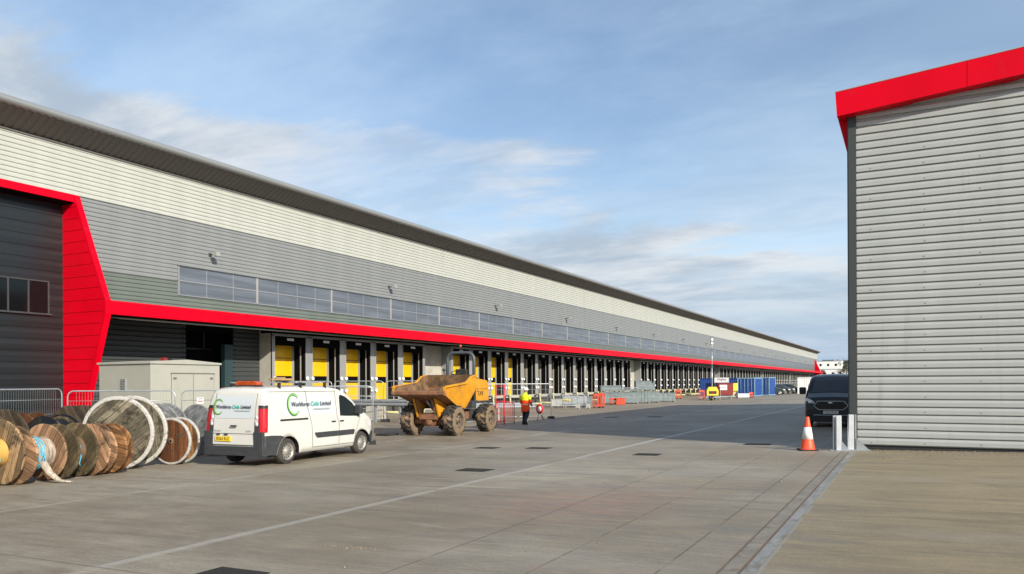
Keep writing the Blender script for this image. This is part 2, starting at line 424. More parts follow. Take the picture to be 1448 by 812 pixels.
def face(origin, right, up):
    """matrix that puts the text plane (x right, y up) at origin"""
    r = Vector(right).normalized(); u = Vector(up).normalized(); n = r.cross(u)
    return Matrix(((r.x, u.x, n.x, origin[0]), (r.y, u.y, n.y, origin[1]), (r.z, u.z, n.z, origin[2]), (0, 0, 0, 1)))

# ------------------------------------------------------------------ ground
g = MB()
xs = [-2500, -300, -60, -18, 12, 60, 300, 2500]; ys = [-400, -20, 100, 400, 3500]
vs = [(x, y, gz(x)) for y in ys for x in xs]
g.add(vs, [(j * 8 + i, j * 8 + i + 1, (j + 1) * 8 + i + 1, (j + 1) * 8 + i) for j in range(4) for i in range(7)], 'yard')
g.build('ground', kind='structure', fixn=False)
# drainage channel: two steel edge rails and a slot
c = MB()
def strip(x0, x1, y0, y1, h, m): c.add([(x0, y0, gz(x0) + h), (x1, y0, gz(x1) + h), (x1, y1, gz(x1) + h), (x0, y1, gz(x0) + h)], [(0, 1, 2, 3)], m)
strip(-1.66, -1.58, 2, 21.9, .004, 'galv_light'); strip(-1.575, -1.555, 2, 21.9, .005, 'ink'); strip(-1.55, -1.43, 2, 21.9, .004, 'galv_dull'); strip(-1.425, -1.41, 2, 21.9, .005, 'ink'); strip(-1.405, -1.30, 2, 21.9, .004, 'galv_light')
mch = mat('channel_screed', (.225, .222, .21), .5, .0, var=.3, vscale=2, dirt=(.13, .115, .09), dscale=4, dlev=.48, bump=.3, stretch=(1, .4, 1))
mat('channel_kerb', (.20, .18, .145), .6, var=.25, vscale=2.5, dirt=(.12, .09, .06), dscale=5, dlev=.5, bump=.4)
c2 = MB()
c2.mats = []
def strip2(x0, x1, h, m): c2.add([(x0, 2, gz(x0) + h), (x1, 2, gz(x1) + h), (x1, 21.9, gz(x1) + h), (x0, 21.9, gz(x0) + h)], [(0, 1, 2, 3)], m)
strip2(-1.66, -1.50, .004, 'channel_kerb'); strip2(-1.495, -1.475, .003, 'cable_brown'); strip2(-1.47, -1.35, .004, 'channel_screed'); strip2(-1.68, -1.665, .004, 'cable_brown')
c2.build('drainage_channel', kind='structure', fixn=False)

# ------------------------------------------------------------------ warehouse
WX = -33.; Y0, Y1 = 22.1, 321.
wh = thing('warehouse', (WX, 100, -.27), 0, 'long grey and white ribbed warehouse with a red canopy beam over dozens of loading bays', 'warehouse')
bpy.context.view_layer.update()
OFF = Vector((WX, 100, -.27))
def wpart(mb, name, **k):
    mb.v = [tuple(Vector(v) - OFF) for v in mb.v]
    return mb.build(name, wh, **k)
def ribs(x, z0, z1, pitch=.2, d=.036):
    pts = []; z = z0
    while z < z1 - .001:
        for dz, dx in ((0, -d), (.14, -d), (.17, 0), (.66, 0), (.97, -d)):
            if z + dz * pitch <= z1: pts.append((x + dx, z + dz * pitch))
        z += pitch
    pts.append((x, z1)); return pts
m = MB(); m.ext(ribs(WX, 10.18, 12.34), -80, Y1, 'clad_white'); wpart(m, 'upper_cladding', fixn=False)
m = MB(); m.ext(ribs(WX, 7.0, 10.16), Y0, Y1, 'clad_grey'); m.box(WX - .02, WX + .012, Y0, Y1, 10.16, 10.18, 'gapline'); wpart(m, 'middle_cladding', fixn=False)
m = MB(); m.ext(ribs(WX, 5.2, 6.98), Y0, Y1, 'clad_green'); m.box(WX - .02, WX + .012, Y0, Y1, 6.98, 7.0, 'gapline'); wpart(m, 'lower_cladding', fixn=False)
# hidden body, end walls
m = MB(); m.box(-130, -35.2, -80, Y1, -.3, 12.3, 'clad_grey'); m.box(-35.2, WX - .05, Y1 - .1, Y1, -.3, 12.33, 'clad_white'); wpart(m, 'end_wall')
# eaves + roof
m = MB()
m.ext([(-31.9, 12.95), (-31.82, 12.98), (-31.74, 13.06), (-31.73, 13.16), (-31.78, 13.25), (-31.9, 13.32), (-32.1, 13.38), (-32.6, 13.46)], -80, Y1 + .6, 'eave', smooth=True)
wpart(m, 'eaves_edge', fixn=False)
m = MB(); m.ext([(-32.6, 13.46), (-80, 15.9), (-130, 12.6)], -80, Y1 + .6, 'roof_grey'); wpart(m, 'roof', fixn=False)
m = MB(); pts = []; y = -80.
while y < Y1 + .5:
    pts += [(y, 0), (y + .17, 0), (y + .2, .035), (y + .3, .035)]; y += .333
v0 = [(WX, p[0], 12.345 + p[1]) for p in pts]; v1 = [(-31.88, p[0], 12.94 + p[1]) for p in pts]; n = len(pts)
m.add(v0 + v1, [(i, i + 1, n + i + 1, n + i) for i in range(n - 1)], 'soffit'); m.box(WX, WX + .06, -80, Y1, 12.28, 12.345, 'soffit')
wpart(m, 'eaves_soffit', fixn=False)
# canopy
m = MB(); m.prism([(-30.9, 4.86), (-30.9, 5.40), (-31.0, 5.47), (-31.25, 5.47), (-31.25, 4.86)], Y0 - .02, Y1, 'red')
y = Y0 + 2.9
while y < Y1: m.box(-30.95, -30.897, y, y + .012, 4.857, 5.40, 'red_seam'); y += 3.05
wpart(m, 'canopy_beam')
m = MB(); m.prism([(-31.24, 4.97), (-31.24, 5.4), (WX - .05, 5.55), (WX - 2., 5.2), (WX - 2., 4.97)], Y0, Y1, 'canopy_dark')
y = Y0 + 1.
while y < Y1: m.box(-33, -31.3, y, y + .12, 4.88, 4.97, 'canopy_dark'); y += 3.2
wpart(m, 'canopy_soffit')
m = MB(); m.box(-34, -33.06, 33.9, Y1 - .3, 4.76, 4.96, 'black'); wpart(m, 'header_shade')  # black strip added as the shade between canopy and bay tops
m = MB(); m.tube([(-32.4, Y0, 4.86), (-32.4, Y1, 4.86)], .045, 'bay_light', 8); wpart(m, 'canopy_pipe')
# back wall of the docks
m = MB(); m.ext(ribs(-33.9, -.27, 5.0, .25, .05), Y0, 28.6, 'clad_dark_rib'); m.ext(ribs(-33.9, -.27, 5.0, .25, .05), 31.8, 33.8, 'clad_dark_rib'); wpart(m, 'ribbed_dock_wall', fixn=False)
# open vehicle door with dark inside
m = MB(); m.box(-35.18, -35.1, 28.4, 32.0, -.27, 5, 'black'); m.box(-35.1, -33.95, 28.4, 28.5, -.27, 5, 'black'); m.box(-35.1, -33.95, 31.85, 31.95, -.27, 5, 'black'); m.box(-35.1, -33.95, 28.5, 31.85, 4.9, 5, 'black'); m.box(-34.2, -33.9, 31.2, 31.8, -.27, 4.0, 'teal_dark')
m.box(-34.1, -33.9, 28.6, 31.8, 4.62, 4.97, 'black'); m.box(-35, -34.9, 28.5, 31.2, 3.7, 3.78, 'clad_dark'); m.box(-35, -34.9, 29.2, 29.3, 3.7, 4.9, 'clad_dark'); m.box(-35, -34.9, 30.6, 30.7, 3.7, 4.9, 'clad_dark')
m.box(-35, -34.4, 29.3, 30.9, -.27, .9, 'timber')
wpart(m, 'vehicle_doorway')
m = MB(); m.box(-35.0, -33.9, 33.8, Y1 - .2, -.3, 5.0, 'concrete_wall'); wpart(m, 'concrete_dock_wall')
# office part with red portal
m = MB(); m.ext(ribs(-33.8, -.27, 10.0, .5, .02), -80, Y0, 'clad_dark'); wpart(m, 'office_wall', fixn=False)
def leg(yc0, yc1, name, inner=-33.9, seams=True):
    m = MB()
    m.prism([(inner, -.27), (-32.65, -.27), (-30.88, 4.84), (-30.88, 5.42), (WX + .02, 10.2), (inner, 10.2)], yc0, yc1, 'red')
    z = .3
    def xf(z): return -32.65 + (z + .27) / 5.11 * 1.77 if z < 4.84 else (-30.88 if z < 5.42 else -30.88 - (z - 5.42) / 4.78 * 2.1)
    while seams and z < 9.9:
        m.box(inner, xf(z) - .14, yc0 - .006, yc0 + .02, z, z + .022, 'red_seam'); z += .52
    m.ext([(xf(z_) - .13, z_) for z_ in (-.2, 4.84, 5.42, 9.9)], yc0 - .012, yc0 + .01, 'red_seam')
    return wpart(m, name)
leg(21.9, 22.16, 'portal_leg')
m = MB(); m.box(-33.85, WX + .03, -80, 21.9, 9.88, 10.2, 'red'); m.box(-33.80, WX - .08, -80, 21.9, 9.82, 9.88, 'black'); wpart(m, 'portal_head')
leg(Y1 - 8.4, Y1 - 8.0, 'portal_leg', inner=WX + .02, seams=False)
# office ribbon window
m = MB(); m.box(-33.84, -33.74, 10, 21.25, 6.30, 6.36, 'van_plastic'); m.box(-33.84, -33.70, 10, 21.35, 4.86, 4.93, 'van_plastic')
for yy in (10.0, 12, 14, 16, 17.8, 19.45, 20.3, 21.18): m.box(-33.84, -33.74, yy, yy + .07, 4.93, 6.30, 'van_plastic')
wf = wpart(m, 'office_window')
m = MB(); m.box(-33.80, -33.77, 10.07, 21.18, 4.93, 6.30, 'glass_dark'); m.v = [tuple(Vector(v) - OFF) for v in m.v]; m.build('pane', wf)
m = MB(); m.box(-33.766, -33.762, 17.9, 19.62, 4.95, 5.7, 'timber'); 
# clerestory window bays
def window_bay(y0, y1, first):
    m = MB(); z0, z1 = 6.35, 7.78
    m.box(WX - .02, WX + .05, y0, y1, z1 - .02, z1 + .03, 'mullion_dark'); m.box(WX - .02, WX + .05, y0, y1, z0 - .05, z0, 'mullion')
    m.box(WX - .02, WX + .045, y0, y1, 7.02, 7.08, 'mullion')
    m.box(WX - .02, WX + .06, y1 - .13, y1, z0, z1 - .02, 'bay_light')
    if first: m.box(WX - .02, WX + .06, y0, y0 + .08, z0, z1 - .02, 'mullion')
    k = 3 if first else 4
    for i in range(1, k):
        yy = y0 + (y1 - y0) * i / k; m.box(WX - .01, WX + .035, yy - .02, yy + .02, z0, z1 - .02, 'mullion')
    f = wpart(m, 'window')
    p = MB(); p.box(WX - .02, WX + .022, y0 + .02, y1 - .13, z0, z1 - .03, 'glass_band'); p.v = [tuple(Vector(v) - OFF) for v in p.v]; p.build('pane', f)
    return f
window_bay(27.35, 32.75, True)
f2 = window_bay(32.75, 39.09, False)
nb = int((Y1 - 9 - 39.09) / 6.34)
for i in range(1, nb + 1):
    c_ = copy_tree(f2, wh); c_.location = (0, 6.34 * i, 0)
# floodlights on the wall
m = MB(); m.box(0, .5, -.025, .025, -.02, .03, 'mullion_dark'); m.box(.34, .62, -.13, .13, -.10, .10, 'bay_light'); m.box(0, .03, -.08, .08, -.1, .1, 'mullion_dark')
fl = m.build('floodlight', wh, loc=(0, 29.4 - 100, 8.62 + .27))
i = 1
while 29.4 + 15.8 * i < Y1 - 10:
    c_ = fl.copy(); col.objects.link(c_); c_.location = (0, 29.4 + 15.8 * i - 100, 8.89); i += 1

# loading bay, origin at bay centre on the wall plane, z=0 is world 0
def loading_bay():
    m = MB()
    for s in (-1, 1):
        m.box(-.9, 0, min(s * 1.36, s * 1.6), max(s * 1.36, s * 1.6), .55, 4.66, 'bay_frame')
        m.box(-.02, .03, min(s * 1.30, s * 1.36), max(s * 1.30, s * 1.36), .55, 4.70, 'bay_light')
    m.box(-.9, 0, -1.6, 1.6, 4.60, 4.74, 'bay_frame'); m.box(-.02, .03, -1.36, 1.36, 4.60, 4.66, 'bay_light')
    m.box(-.9, 0, -1.6, 1.6, .42, .66, 'concrete_wall')
    m.box(-.88, -.5, -1.6, 1.6, -.27, .42, 'pit_dark')
    b = m.build('loading_bay', wh)
    c = MB()
    c.box(-.06, .0, -1.30, 1.30, 4.05, 4.60, 'black'); c.box(-.86, -.02, 1.20, 1.36, .66, 4.6, 'black'); c.box(-.86, -.02, -1.36, -1.26, .66, 4.6, 'black')
    c.box(-.30, -.26, 1.13, 1.20, .66, 4.3, 'bay_light')
    c.build('shelter_curtain', b)
    d = MB(); d.box(-.93, -.85, -1.26, 1.0, .68, 1.84, 'door_yellow'); d.box(-.93, -.86, -1.26, 1.0, 1.84, 2.28, 'black'); d.box(-.93, -.85, -1.26, 1.0, 2.28, 3.34, 'door_yellow')
    d.box(-.93, -.855, -1.26, 1.0, 3.34, 3.38, 'ink'); d.box(-.93, -.85, -1.26, 1.0, 3.38, 4.3, 'door_yellow')
    d.box(-.93, -.80, 1.0, 1.17, .66, 4.05, 'bay_light')
    d.build('dock_door', b)
    q = MB(); q.box(0.0, .012, -.28, .28, 4.36, 4.5, 'lamp_white'); q.build('bay_plate', b)
    for zz in (1.32, 2.12):
        for s in (-1, 1):
            l = MB(); l.lathe([(0, .0), (0, .10), (.08, .125), (.11, .10), (.08, .0)], 'lamp_white', 12); l.build('dock_lamp', b, loc=(.03, s * 1.36, zz))
    for s in (-1, 1):
        k = MB(); k.box(-.0, .16, -.11, .11, .1, .62, 'rubber'); k.build('bumper', b, loc=(0, s * 1.1, 0))
    k = MB(); k.tube([(1.9, -1.35, -.18), (.35, -1.35, -.18), (.25, -1.35, .1), (.22, -1.35, .75)], .09, 'guide_yellow', 8); k.build('wheel_guide', b)
    return b
bay = loading_bay(); ys_ = []
y = 34.9 + 1.6 - .15
g1 = [36.05 + .0 + 3.2 * i - .7 for i in range(5)]
# columns measured at 36.96 + 3.2 k
ys_ += [36.96 - 1.6 + 3.2 * i for i in range(5)]
start = 53.5
while start < Y1 - 12:
    nbay = 14
    for i in range(nbay):
        if start + 3.2 * i + 1.6 < Y1 - 9: ys_.append(start + 1.6 + 3.2 * i)
    start += 3.2 * nbay + 4.
for i, yb in enumerate(ys_):
    b = bay if i == 0 else copy_tree(bay, wh)
    b.location = (0, yb - 100, .27)
    if i == 0: kids_d = [o for o in bpy.data.objects if o.parent == b and o.name.startswith('dock_door')][0]
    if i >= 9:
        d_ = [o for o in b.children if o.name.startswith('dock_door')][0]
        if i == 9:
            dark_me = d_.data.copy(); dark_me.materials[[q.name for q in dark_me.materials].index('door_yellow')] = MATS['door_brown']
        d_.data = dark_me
# solid piers between groups
m = MB(); m.box(-33.85, -33.0, 33.85, 35.36 - 1.6, -.27, 4.74, 'concrete_wall')
wpart(m, 'dock_pier')
start = 53.5
while start + 44.8 < Y1 - 12:
    y2 = start + 44.8
    m = MB(); m.box(-33.9, -33.75, y2 + .4, y2 + 1.5, -.27, 2.3, 'black'); wpart(m, 'staff_door')
    start += 48.8

# ------------------------------------------------------------------ right hand building
RY = 22.6; RX = -1.42
rb = thing('ribbed_unit', (RX, RY, 0), 0, 'tall light grey ribbed metal building with red roof fascia and dark corner trim', 'building')
def rpart(mb, name, **k):
    mb.v = [tuple(Vector(v) - Vector((RX, RY, 0))) for v in mb.v]
    return mb.build(name, rb, **k)
def fz(x): return 9.42 + (x + 1.81) * .0865     # top of fascia
m = MB(); z = .11
while z < 11.8:
    xs_ = max(RX + .09, -1.81 + (z + .2 + .2 - 9.42) / .0865)
    m.ext([(RY + .055, z), (RY + .055, z + .026), (RY, z + .029), (RY, z + .13), (RY + .038, z + .196), (RY + .055, z + .198)], xs_, 32, 'clad_right', axis='x'); z += .2
wall_r = rpart(m, 'front_cladding', fixn=False)
m = MB(); m.box(RX + .05, RX + .06, RY + .1, 60.5, 0, 9.0, 'clad_right'); m.box(RX + .06, 32, RY + .12, RY + .15, 0, 9.2, 'clad_right'); m.box(31.9, 32, RY + .1, 60.5, 0, 9.2, 'clad_right'); m.box(RX, 32, 60.4, 60.5, 0, 9.2, 'clad_right'); rpart(m, 'side_wall')
m = MB(); m.box(RX - .10, RX + .085, RY - .03, RY + .14, .0, 9.0, 'clad_dark_rib'); m.box(RX - .13, RX - .08, RY - .01, RY + .1, .0, 9.0, 'teal_dark'); rpart(m, 'corner_trim')
m = MB(); m.box(RX + .09, 32, RY + .07, RY + .09, .0, .12, 'ink'); rpart(m, 'base_gap')
m = MB()
x0 = -1.81
A = [(x0, fz(x0)), (x0 + .04, fz(x0) - .64), (RX - .03, 7.8), (RX + .05, 7.8), (RX + .05, fz(RX) - .66), (32, fz(32) - .63), (32, fz(32))]
m.prism([(x0, fz(x0)), (x0 + .04, fz(x0) - .64), (32, fz(32) - .63), (32, fz(32))], RY - .35, RY - .2, 'red')
m.prism([(x0 + .005, fz(x0) - .01), (x0 + .045, fz(x0) - .64), (RX - .11, 7.8), (RX - .11, fz(RX) - .02)], RY + .14, 60.8, 'red'); m.prism([(x0 + .01, fz(x0) - .01), (x0 + .045, fz(x0) - .63), (RX - .11, fz(RX) - .64), (RX - .11, fz(RX) - .02)], RY - .2, RY + .14, 'red')
for x in (1.2, 4.25, 7.3, 10.4): m.prism([(x, fz(x) + .003), (x, fz(x) - .64), (x + .012, fz(x) - .64), (x + .012, fz(x) + .003)], RY - .354, RY - .3, 'red_seam')
rpart(m, 'fascia')
m = MB(); m.prism([(x0, fz(x0) - .0), (32, fz(32)), (32, fz(32) + .02), (x0, fz(x0) + .02)], RY - .36, 60.8, 'roof_grey'); m.prism([(RX - .1, fz(RX) - .65), (32, fz(32) - .62), (32, fz(32) - .60), (RX - .1, fz(RX) - .62)], RY - .2, RY + .2, 'red'); rpart(m, 'roof')
m = MB()
for row in range(0, 40):
    z = .06 + .2 * row + .13
    for j in range(12):
        x = RX + .42 + 1.24 * j + (.02 if row % 4 else 0)
        if (row % 4 == 0) or ((row % 2 == 0) and j % 3 == 1): m.box(x, x + .022, RY - .008, RY + .02, z - .014, z + .008, 'kiosk_line')
rpart(m, 'fixings')['kind'] = 'stuff'
# galvanised guard posts
def guard(name, x, y, label, flip):
    t = thing(name, (x, y, gz(x)), 0, label, 'guard post', 'galvanised guard posts at the channel end')
    m = MB(); m.box(-.01, .10, -.09, -.07, 0, .92, 'galv_post'); m.box(-.10, .10, .075, .09, 0, .92, 'galv_post'); m.box(-.10, -.085, -.06, .075, 0, .92, 'galv'); m.box(-.012, .004, -.075, .075, 0, .92, 'galv')  # left side and web in darker grey, shade put into the colour
    m.build('post', t, bevel=.003)
    m = MB(); m.box(-.16, .30, -.14, .14, 0, .018, 'galv_light'); m.build('base_plate', t, bevel=.003)
    m = MB(); m.prism([(.10, .018), (.30, .018), (.10, .26)], -.01, .01, 'galv_light'); m.build('gusset', t)
    return t
guard('guard_post', -1.80, 22.25, 'free-standing galvanised steel post between the cone and the building corner', 1)
t = thing('guard_post', (RX + .0, 22.42, 0), 0, 'galvanised steel post bolted in front of the dark building corner trim', 'guard post', 'galvanised guard posts at the channel end')
m = MB(); m.box(-.13, .02, -.09, -.06, 0, .92, 'galv_post'); m.box(-.13, -.10, -.09, .1, 0, .92, 'galv_light'); m.box(.04, .07, -.06, .08, 0, .92, 'galv'); m.build('post', t, bevel=.003)
m = MB(); m.prism([(.075, .0), (.40, .0), (.36, .03), (.09, .30)], -.09, -.075, 'galv_light'); m.build('gusset', t)
m = MB(); m.box(-.2, .42, -.14, .1, -.02, .004, 'galv_light'); m.build('base_plate', t)

# ------------------------------------------------------------------ traffic cone
t = thing('traffic_cone', (-2.52, 22.11, gz(-2.52)), R(20), 'orange and white traffic cone standing just left of the galvanised posts', 'traffic cone')
m = MB(); m.prism([(-.24, -.20), (-.20, -.24), (.20, -.24), (.24, -.20), (.24, .20), (.20, .24), (-.20, .24), (-.24, .20)], 0, .035, 'rubber', axis='z'); m.build('base', t, bevel=.005)
m = MB()
def cr(z): return .185 - (z - .035) * .166
m.lathe([(.035, .2), (.05, cr(.05)), (.30, cr(.30))], 'cone_orange', 32, axis='z'); m.build('cone_foot', t); m = MB(); m.lathe([(.62, cr(.62)), (.88, cr(.88)), (.895, cr(.88) - .01), (.895, .0)], 'cone_orange', 32, axis='z'); m.build('cone_tip', t)
m = MB(); m.lathe([(.30, cr(.30) + .001), (.30, cr(.3) + .003), (.62, cr(.62) + .003), (.62, cr(.62))], 'cone_white', 32, axis='z'); m.build('white_sleeve', t)

# ------------------------------------------------------------------ drain covers
def drain(x, y, w, d, label, rz=0.):
    m = MB(); m.box(-w / 2, w / 2, -d / 2, d / 2, -.012, .008, 'drain_iron')
    k = int(w / .06)
    for i in range(k): m.box(-w / 2 + .06 * i + .015, -w / 2 + .06 * i + .04, -d / 2 + .03, d / 2 - .03, .008, .014, 'drain_iron')
    o = m.build('drain_cover', loc=(x, y, gz(x))); o.rotation_euler = (0, -math.atan(.015) if x > -18 else 0, rz)
    tag(o, label, 'drain cover', 'cast iron drain covers in the yard')
drain(-8.64, 15.0, .72, .55, 'black iron drain cover in the concrete near the white van front')
drain(-6.19, 19.76, .66, .55, 'black iron drain cover in sunlit concrete beside the shadow edge')
drain(-4.12, 23.9, .75, .55, 'black iron drain cover in shade nearest to the cone')
drain(-6.04, 5.58, .66, .48, 'large black grating at the very bottom edge of the view', .0)
drain(-9.9, 21.0, .7, .5, 'dark iron drain cover on the open concrete in front of the dumper')
drain(-11.5, 20.7, .7, .5, 'dark iron drain cover between the van nose and the dumper wheels')
drain(-15.6, 43.0, .8, .6, 'small dark drain cover in the shaded road beyond the worker', .0)
drain(-13.2, 43.6, .8, .6, 'small dark drain cover further out in the shaded road', .0)

# ------------------------------------------------------------------ cable drums
def drum(x, y, dia, width, ang, wmat, cmat, label, core=.5, rope=None, band=None, nfl=40, tilt=0., film=None, wmat2=None):
    """axis along local x; ang = direction of the axis"""
    r = dia / 2
    t = thing('cable_drum', (x, y, gz(x)), ang, label, 'cable drum', 'cable drums stored beside the van')
    for k, s in enumerate((-1, 1)):
        m = MB(); w_ = .055
        wm = wmat if (k == 0 or not wmat2) else wmat2
        v0_ = len(m.v)
        m.lathe([(-w_ / 2, 0.04), (-w_ / 2, r - .012), (-w_ / 2 + .012, r), (w_ / 2 - .012, r), (w_ / 2, r - .012), (w_ / 2, .04)], wm, nfl, smooth=False)
        jit = [1 - abs(random.gauss(0, .006)) - (.02 if random.random() < .07 else 0) for _ in range(nfl)]
        for q in range(v0_, len(m.v)):
            a_, y_, z_ = m.v[q]; j = jit[(q - v0_) % nfl]; m.v[q] = (a_, y_ * j, z_ * j)
        m.lathe([(-w_ / 2 - .004, .03), (-w_ / 2 - .004, .09), (w_ / 2 + .004, .09), (w_ / 2 + .004, .03)], 'cable_brown', 16)
        for q in range(6):
            a = q * math.pi / 3 + .3; m.lathe([(-w_ / 2 - .012, 0.), (-w_ / 2 - .012, .018), (w_ / 2 + .012, .018), (w_ / 2 + .012, 0)], 'ink', 8, Matrix.Translation((0, math.cos(a) * r * core * .8, math.sin(a) * r * core * .8)))
        if band:
            m.lathe([(-w_ / 2 - .004, r - band), (-w_ / 2 - .012, r - .01), (-w_ / 2, r + .012), (w_ / 2, r + .012), (w_ / 2 + .012, r - .01), (w_ / 2 + .004, r - band)], 'white_band', nfl)
        f = m.build('flange', t, loc=(s * width / 2, 0, r + (.012 if band else 0)))
        f.rotation_euler = (random.uniform(0, 3), 0, 0) if s < 0 else (random.uniform(0, 3), 0, 0)
    m = MB(); cr_ = r * core; prof = [(-width / 2 + .02, cr_)]
    n = 9
    for i in range(n): prof.append((-width / 2 + .02 + (width - .04) * (i + .5) / n, cr_ * (1 + random.uniform(-.03, .02))))
    prof.append((width / 2 - .02, cr_))
    m.lathe(prof, cmat, 28); m.build('drum_core', t, loc=(0, 0, r))
    if rope:
        m = MB()
        for k in range(3):
            x_ = width * (-.2 + .15 * k) * .6; rr = cr_ + .02
            m.tube([(x_ + .02 * math.sin(3 * a_), math.cos(a_) * rr, math.sin(a_) * rr) for a_ in [2 * math.pi * j / 20 for j in range(21)]], .012, 'rope', 5)
        m.tube([(.0, -rr, 0), (.03, -rr - .03, -.12), (.0, -rr - .01, -.28), (.05, -rr, -.34)], .012, 'rope', 5)
        m.build('rope', t, loc=(0, 0, r))
    if film:
        m = MB(); prof = []
        for i in range(13):
            a_ = i / 12; prof.append((-width * .62 + width * 1.24 * a_, (r + .02) * (1 - .30 * math.sin(math.pi * a_) ** 1.0) + random.uniform(-.02, .02)))
        prof = [(-width * .62, .08)] + prof + [(width * .62, .08)]
        m.lathe(prof, film, 26, smooth=True); m.build('plastic_wrap', t, loc=(0, 0, r + .02))
    return t
AX = math.atan2(.98, -.2); AB = math.atan2(.90, -.44)
def dr(cx, cy, *a, **k): return drum(cx, cy, *a, **k)
ax = (math.cos(AX), math.sin(AX))
def at_rear(x, y, w, aa):  # centre from the position of the rear flange
    return x - math.cos(aa) * w / 2, y - math.sin(aa) * w / 2
p = at_rear(-16.62, 9.40, .6, AX); drum(*p, 1.36, .6, AX, 'wood_pale', 'cable_yellow', 'nearest pale timber cable drum with a bright yellow core at the left end', core=.42, rope=1)
p = at_rear(-16.60, 10.32, .72, AX); drum(*p, 1.22, .72, AX, 'wood_pink', 'film', 'pinkish timber drum whose core is wrapped in torn clear plastic with blue rope', core=.56, rope=1)
p = at_rear(-16.60, 11.04, .5, AX); drum(*p, 1.21, .5, AX, 'wood_old', 'cable_brown', 'mossy old timber drum tied with a blue rope knot', core=.5, rope=1)
p = at_rear(-16.58, 11.50, .2, AX); drum(*p, 1.18, .2, AX, 'wood_pink', 'cable_brown', 'thin pale drum with a marked flange beside the mossy drum', core=.4)
p = at_rear(-16.58, 11.92, .18, AX); drum(*p, 1.16, .18, AX, 'wood_orange', 'cable_brown', 'orange-brown plank drum leaning against the giant white-rimmed drum', core=.4)
drum(-17.32, 12.80, 1.76, .70, AB, 'wood_weathered', 'wood_old', 'giant weathered drum with white edge bands, largest of the row', core=.62, band=.075, nfl=56)
p = at_rear(-16.98, 14.15, .36, AX); drum(*p, 1.18, .36, AX, 'wood_brown', 'cable_brown', 'brown drum with one white-rimmed flange beside the white van tail', core=.5, band=.045, wmat2='wood_orange')
drum(-18.7, 10.5, 1.52, .5, AX, 'wood_dark', 'cable_brown', 'very dark big drum standing behind the nearest pale drum', core=.5)
drum(-20.6, 12.4, 1.36, .5, AX, 'wood_brown', 'cable_brown', 'small rusty brown drum far back between the dark drum and the black bag', core=.5)
drum(-18.7, 11.85, 1.30, .45, AX, 'wood_old', 'cable_brown', 'drum fully wrapped in shiny black plastic film', core=.5, film='film_black')
drum(-19.2, 12.8, 1.55, .4, AX, 'wood_dark', 'cable_brown', 'brown drum in the back row half hidden behind the giant drum', core=.5)
drum(-18.75, 15.0, 1.55, .3, AX, 'film_grey', 'film_grey', 'grey film-covered drum behind the giant drum near the cabinet', core=.5)
drum(-18.4, 16.3, 1.50, .8, AX - .2, 'film_grey', 'film', 'drum wrapped in clear shiny plastic against the white van side', core=.62)
# loose plastic strip hanging to the ground
m = MB(); pts = [(-16.0, 9.95, .45), (-15.85, 10.0, .22), (-15.72, 10.1, .06), (-15.62, 10.18, .03), (-15.52, 10.26, .012)]
vs = []
for i, p_ in enumerate(pts):
    w = .10 - .012 * i; z_ = gz(p_[0]); vs += [(p_[0] - w * .5, p_[1] - w, p_[2] + z_), (p_[0] + w * .5, p_[1] + w * .2, p_[2] + .02 + z_)]
m.add(vs, [(2 * i, 2 * i + 1, 2 * i + 3, 2 * i + 2) for i in range(4)], 'film', True)
o = m.build('plastic_strip', fixn=False); so = o.modifiers.new('s', 'SOLIDIFY'); so.thickness = .006
tag(o, 'torn strip of pale plastic trailing from a drum onto the concrete', 'plastic strip')

# ------------------------------------------------------------------ fences
def heras(p0, p1, h, label, group='mesh fence panels on rubber feet', m_='galv_light', feet=True, wires=.085, r=.02, top=True):
    L_ = math.hypot(p1[0] - p0[0], p1[1] - p0[1]); a = math.atan2(p1[1] - p0[1], p1[0] - p0[0])
    t = thing('fence_panel', (p0[0], p0[1], gz(p0[0])), a, label, 'fence panel', group)
    m = MB(); c_ = .18; b = .14; pts = [(0, 0, b * .3), (0, 0, h - c_)]
    for k in range(1, 6):
        q = k / 6 * math.pi / 2; pts.append((c_ - c_ * math.cos(q), 0, h - c_ + c_ * math.sin(q)))
    pts += [(c_, 0, h), (L_ - c_, 0, h)]
    for k in range(1, 6):
        q = k / 6 * math.pi / 2; pts.append((L_ - c_ + c_ * math.sin(q), 0, h - c_ + c_ * math.cos(q)))
    pts += [(L_, 0, h - c_), (L_, 0, b * .3)]
    m.tube(pts, r, m_, 8); m.tube([(0, 0, b), (L_, 0, b)], r * .7, m_, 6); m.tube([(0, 0, h * .62), (L_, 0, h * .62)], r * .5, m_, 6); m.tube([(0, 0, h * .84), (L_, 0, h * .84)], r * .45, m_, 6); m.build('frame', t)
    m = MB(); x = wires
    while x < L_ - .03: m.bar((x, 0, b), (x, 0, h * .84 if x < c_ or x > L_ - c_ else h), .0035, .0035, 'galv_dull'); x += wires
    m.build('wire_mesh', t, fixn=False)
    if feet:
        for x in (0, L_):
            m = MB(); m.prism([(-.11, 0), (.11, 0), (.09, .14), (-.09, .14)], -.33, .33, 'rubber', axis='y'); m.build('rubber_foot', t, loc=(x, 0, 0))
    return t
heras((-21.8, 11.3), (-22.8, 14.72), 1.95, 'mesh fence panel at the left end behind the dark drums')
heras((-22.8, 14.9), (-20.15, 16.6), 1.88, 'mesh fence panel in front of the red portal leg')
heras((-20.05, 16.75), (-17.3, 18.6), 1.88, 'mesh fence panel in front of the cabinet doors')
heras((-18.95, 19.2), (-16.23, 21.3), 1.98, 'mesh fence panel whose bright post stands at the white van nose')
heras((-30.1, 31.9), (-27.8, 32.9), 2.2, 'mesh fence panel under the first loading bays, farthest from the dumper')
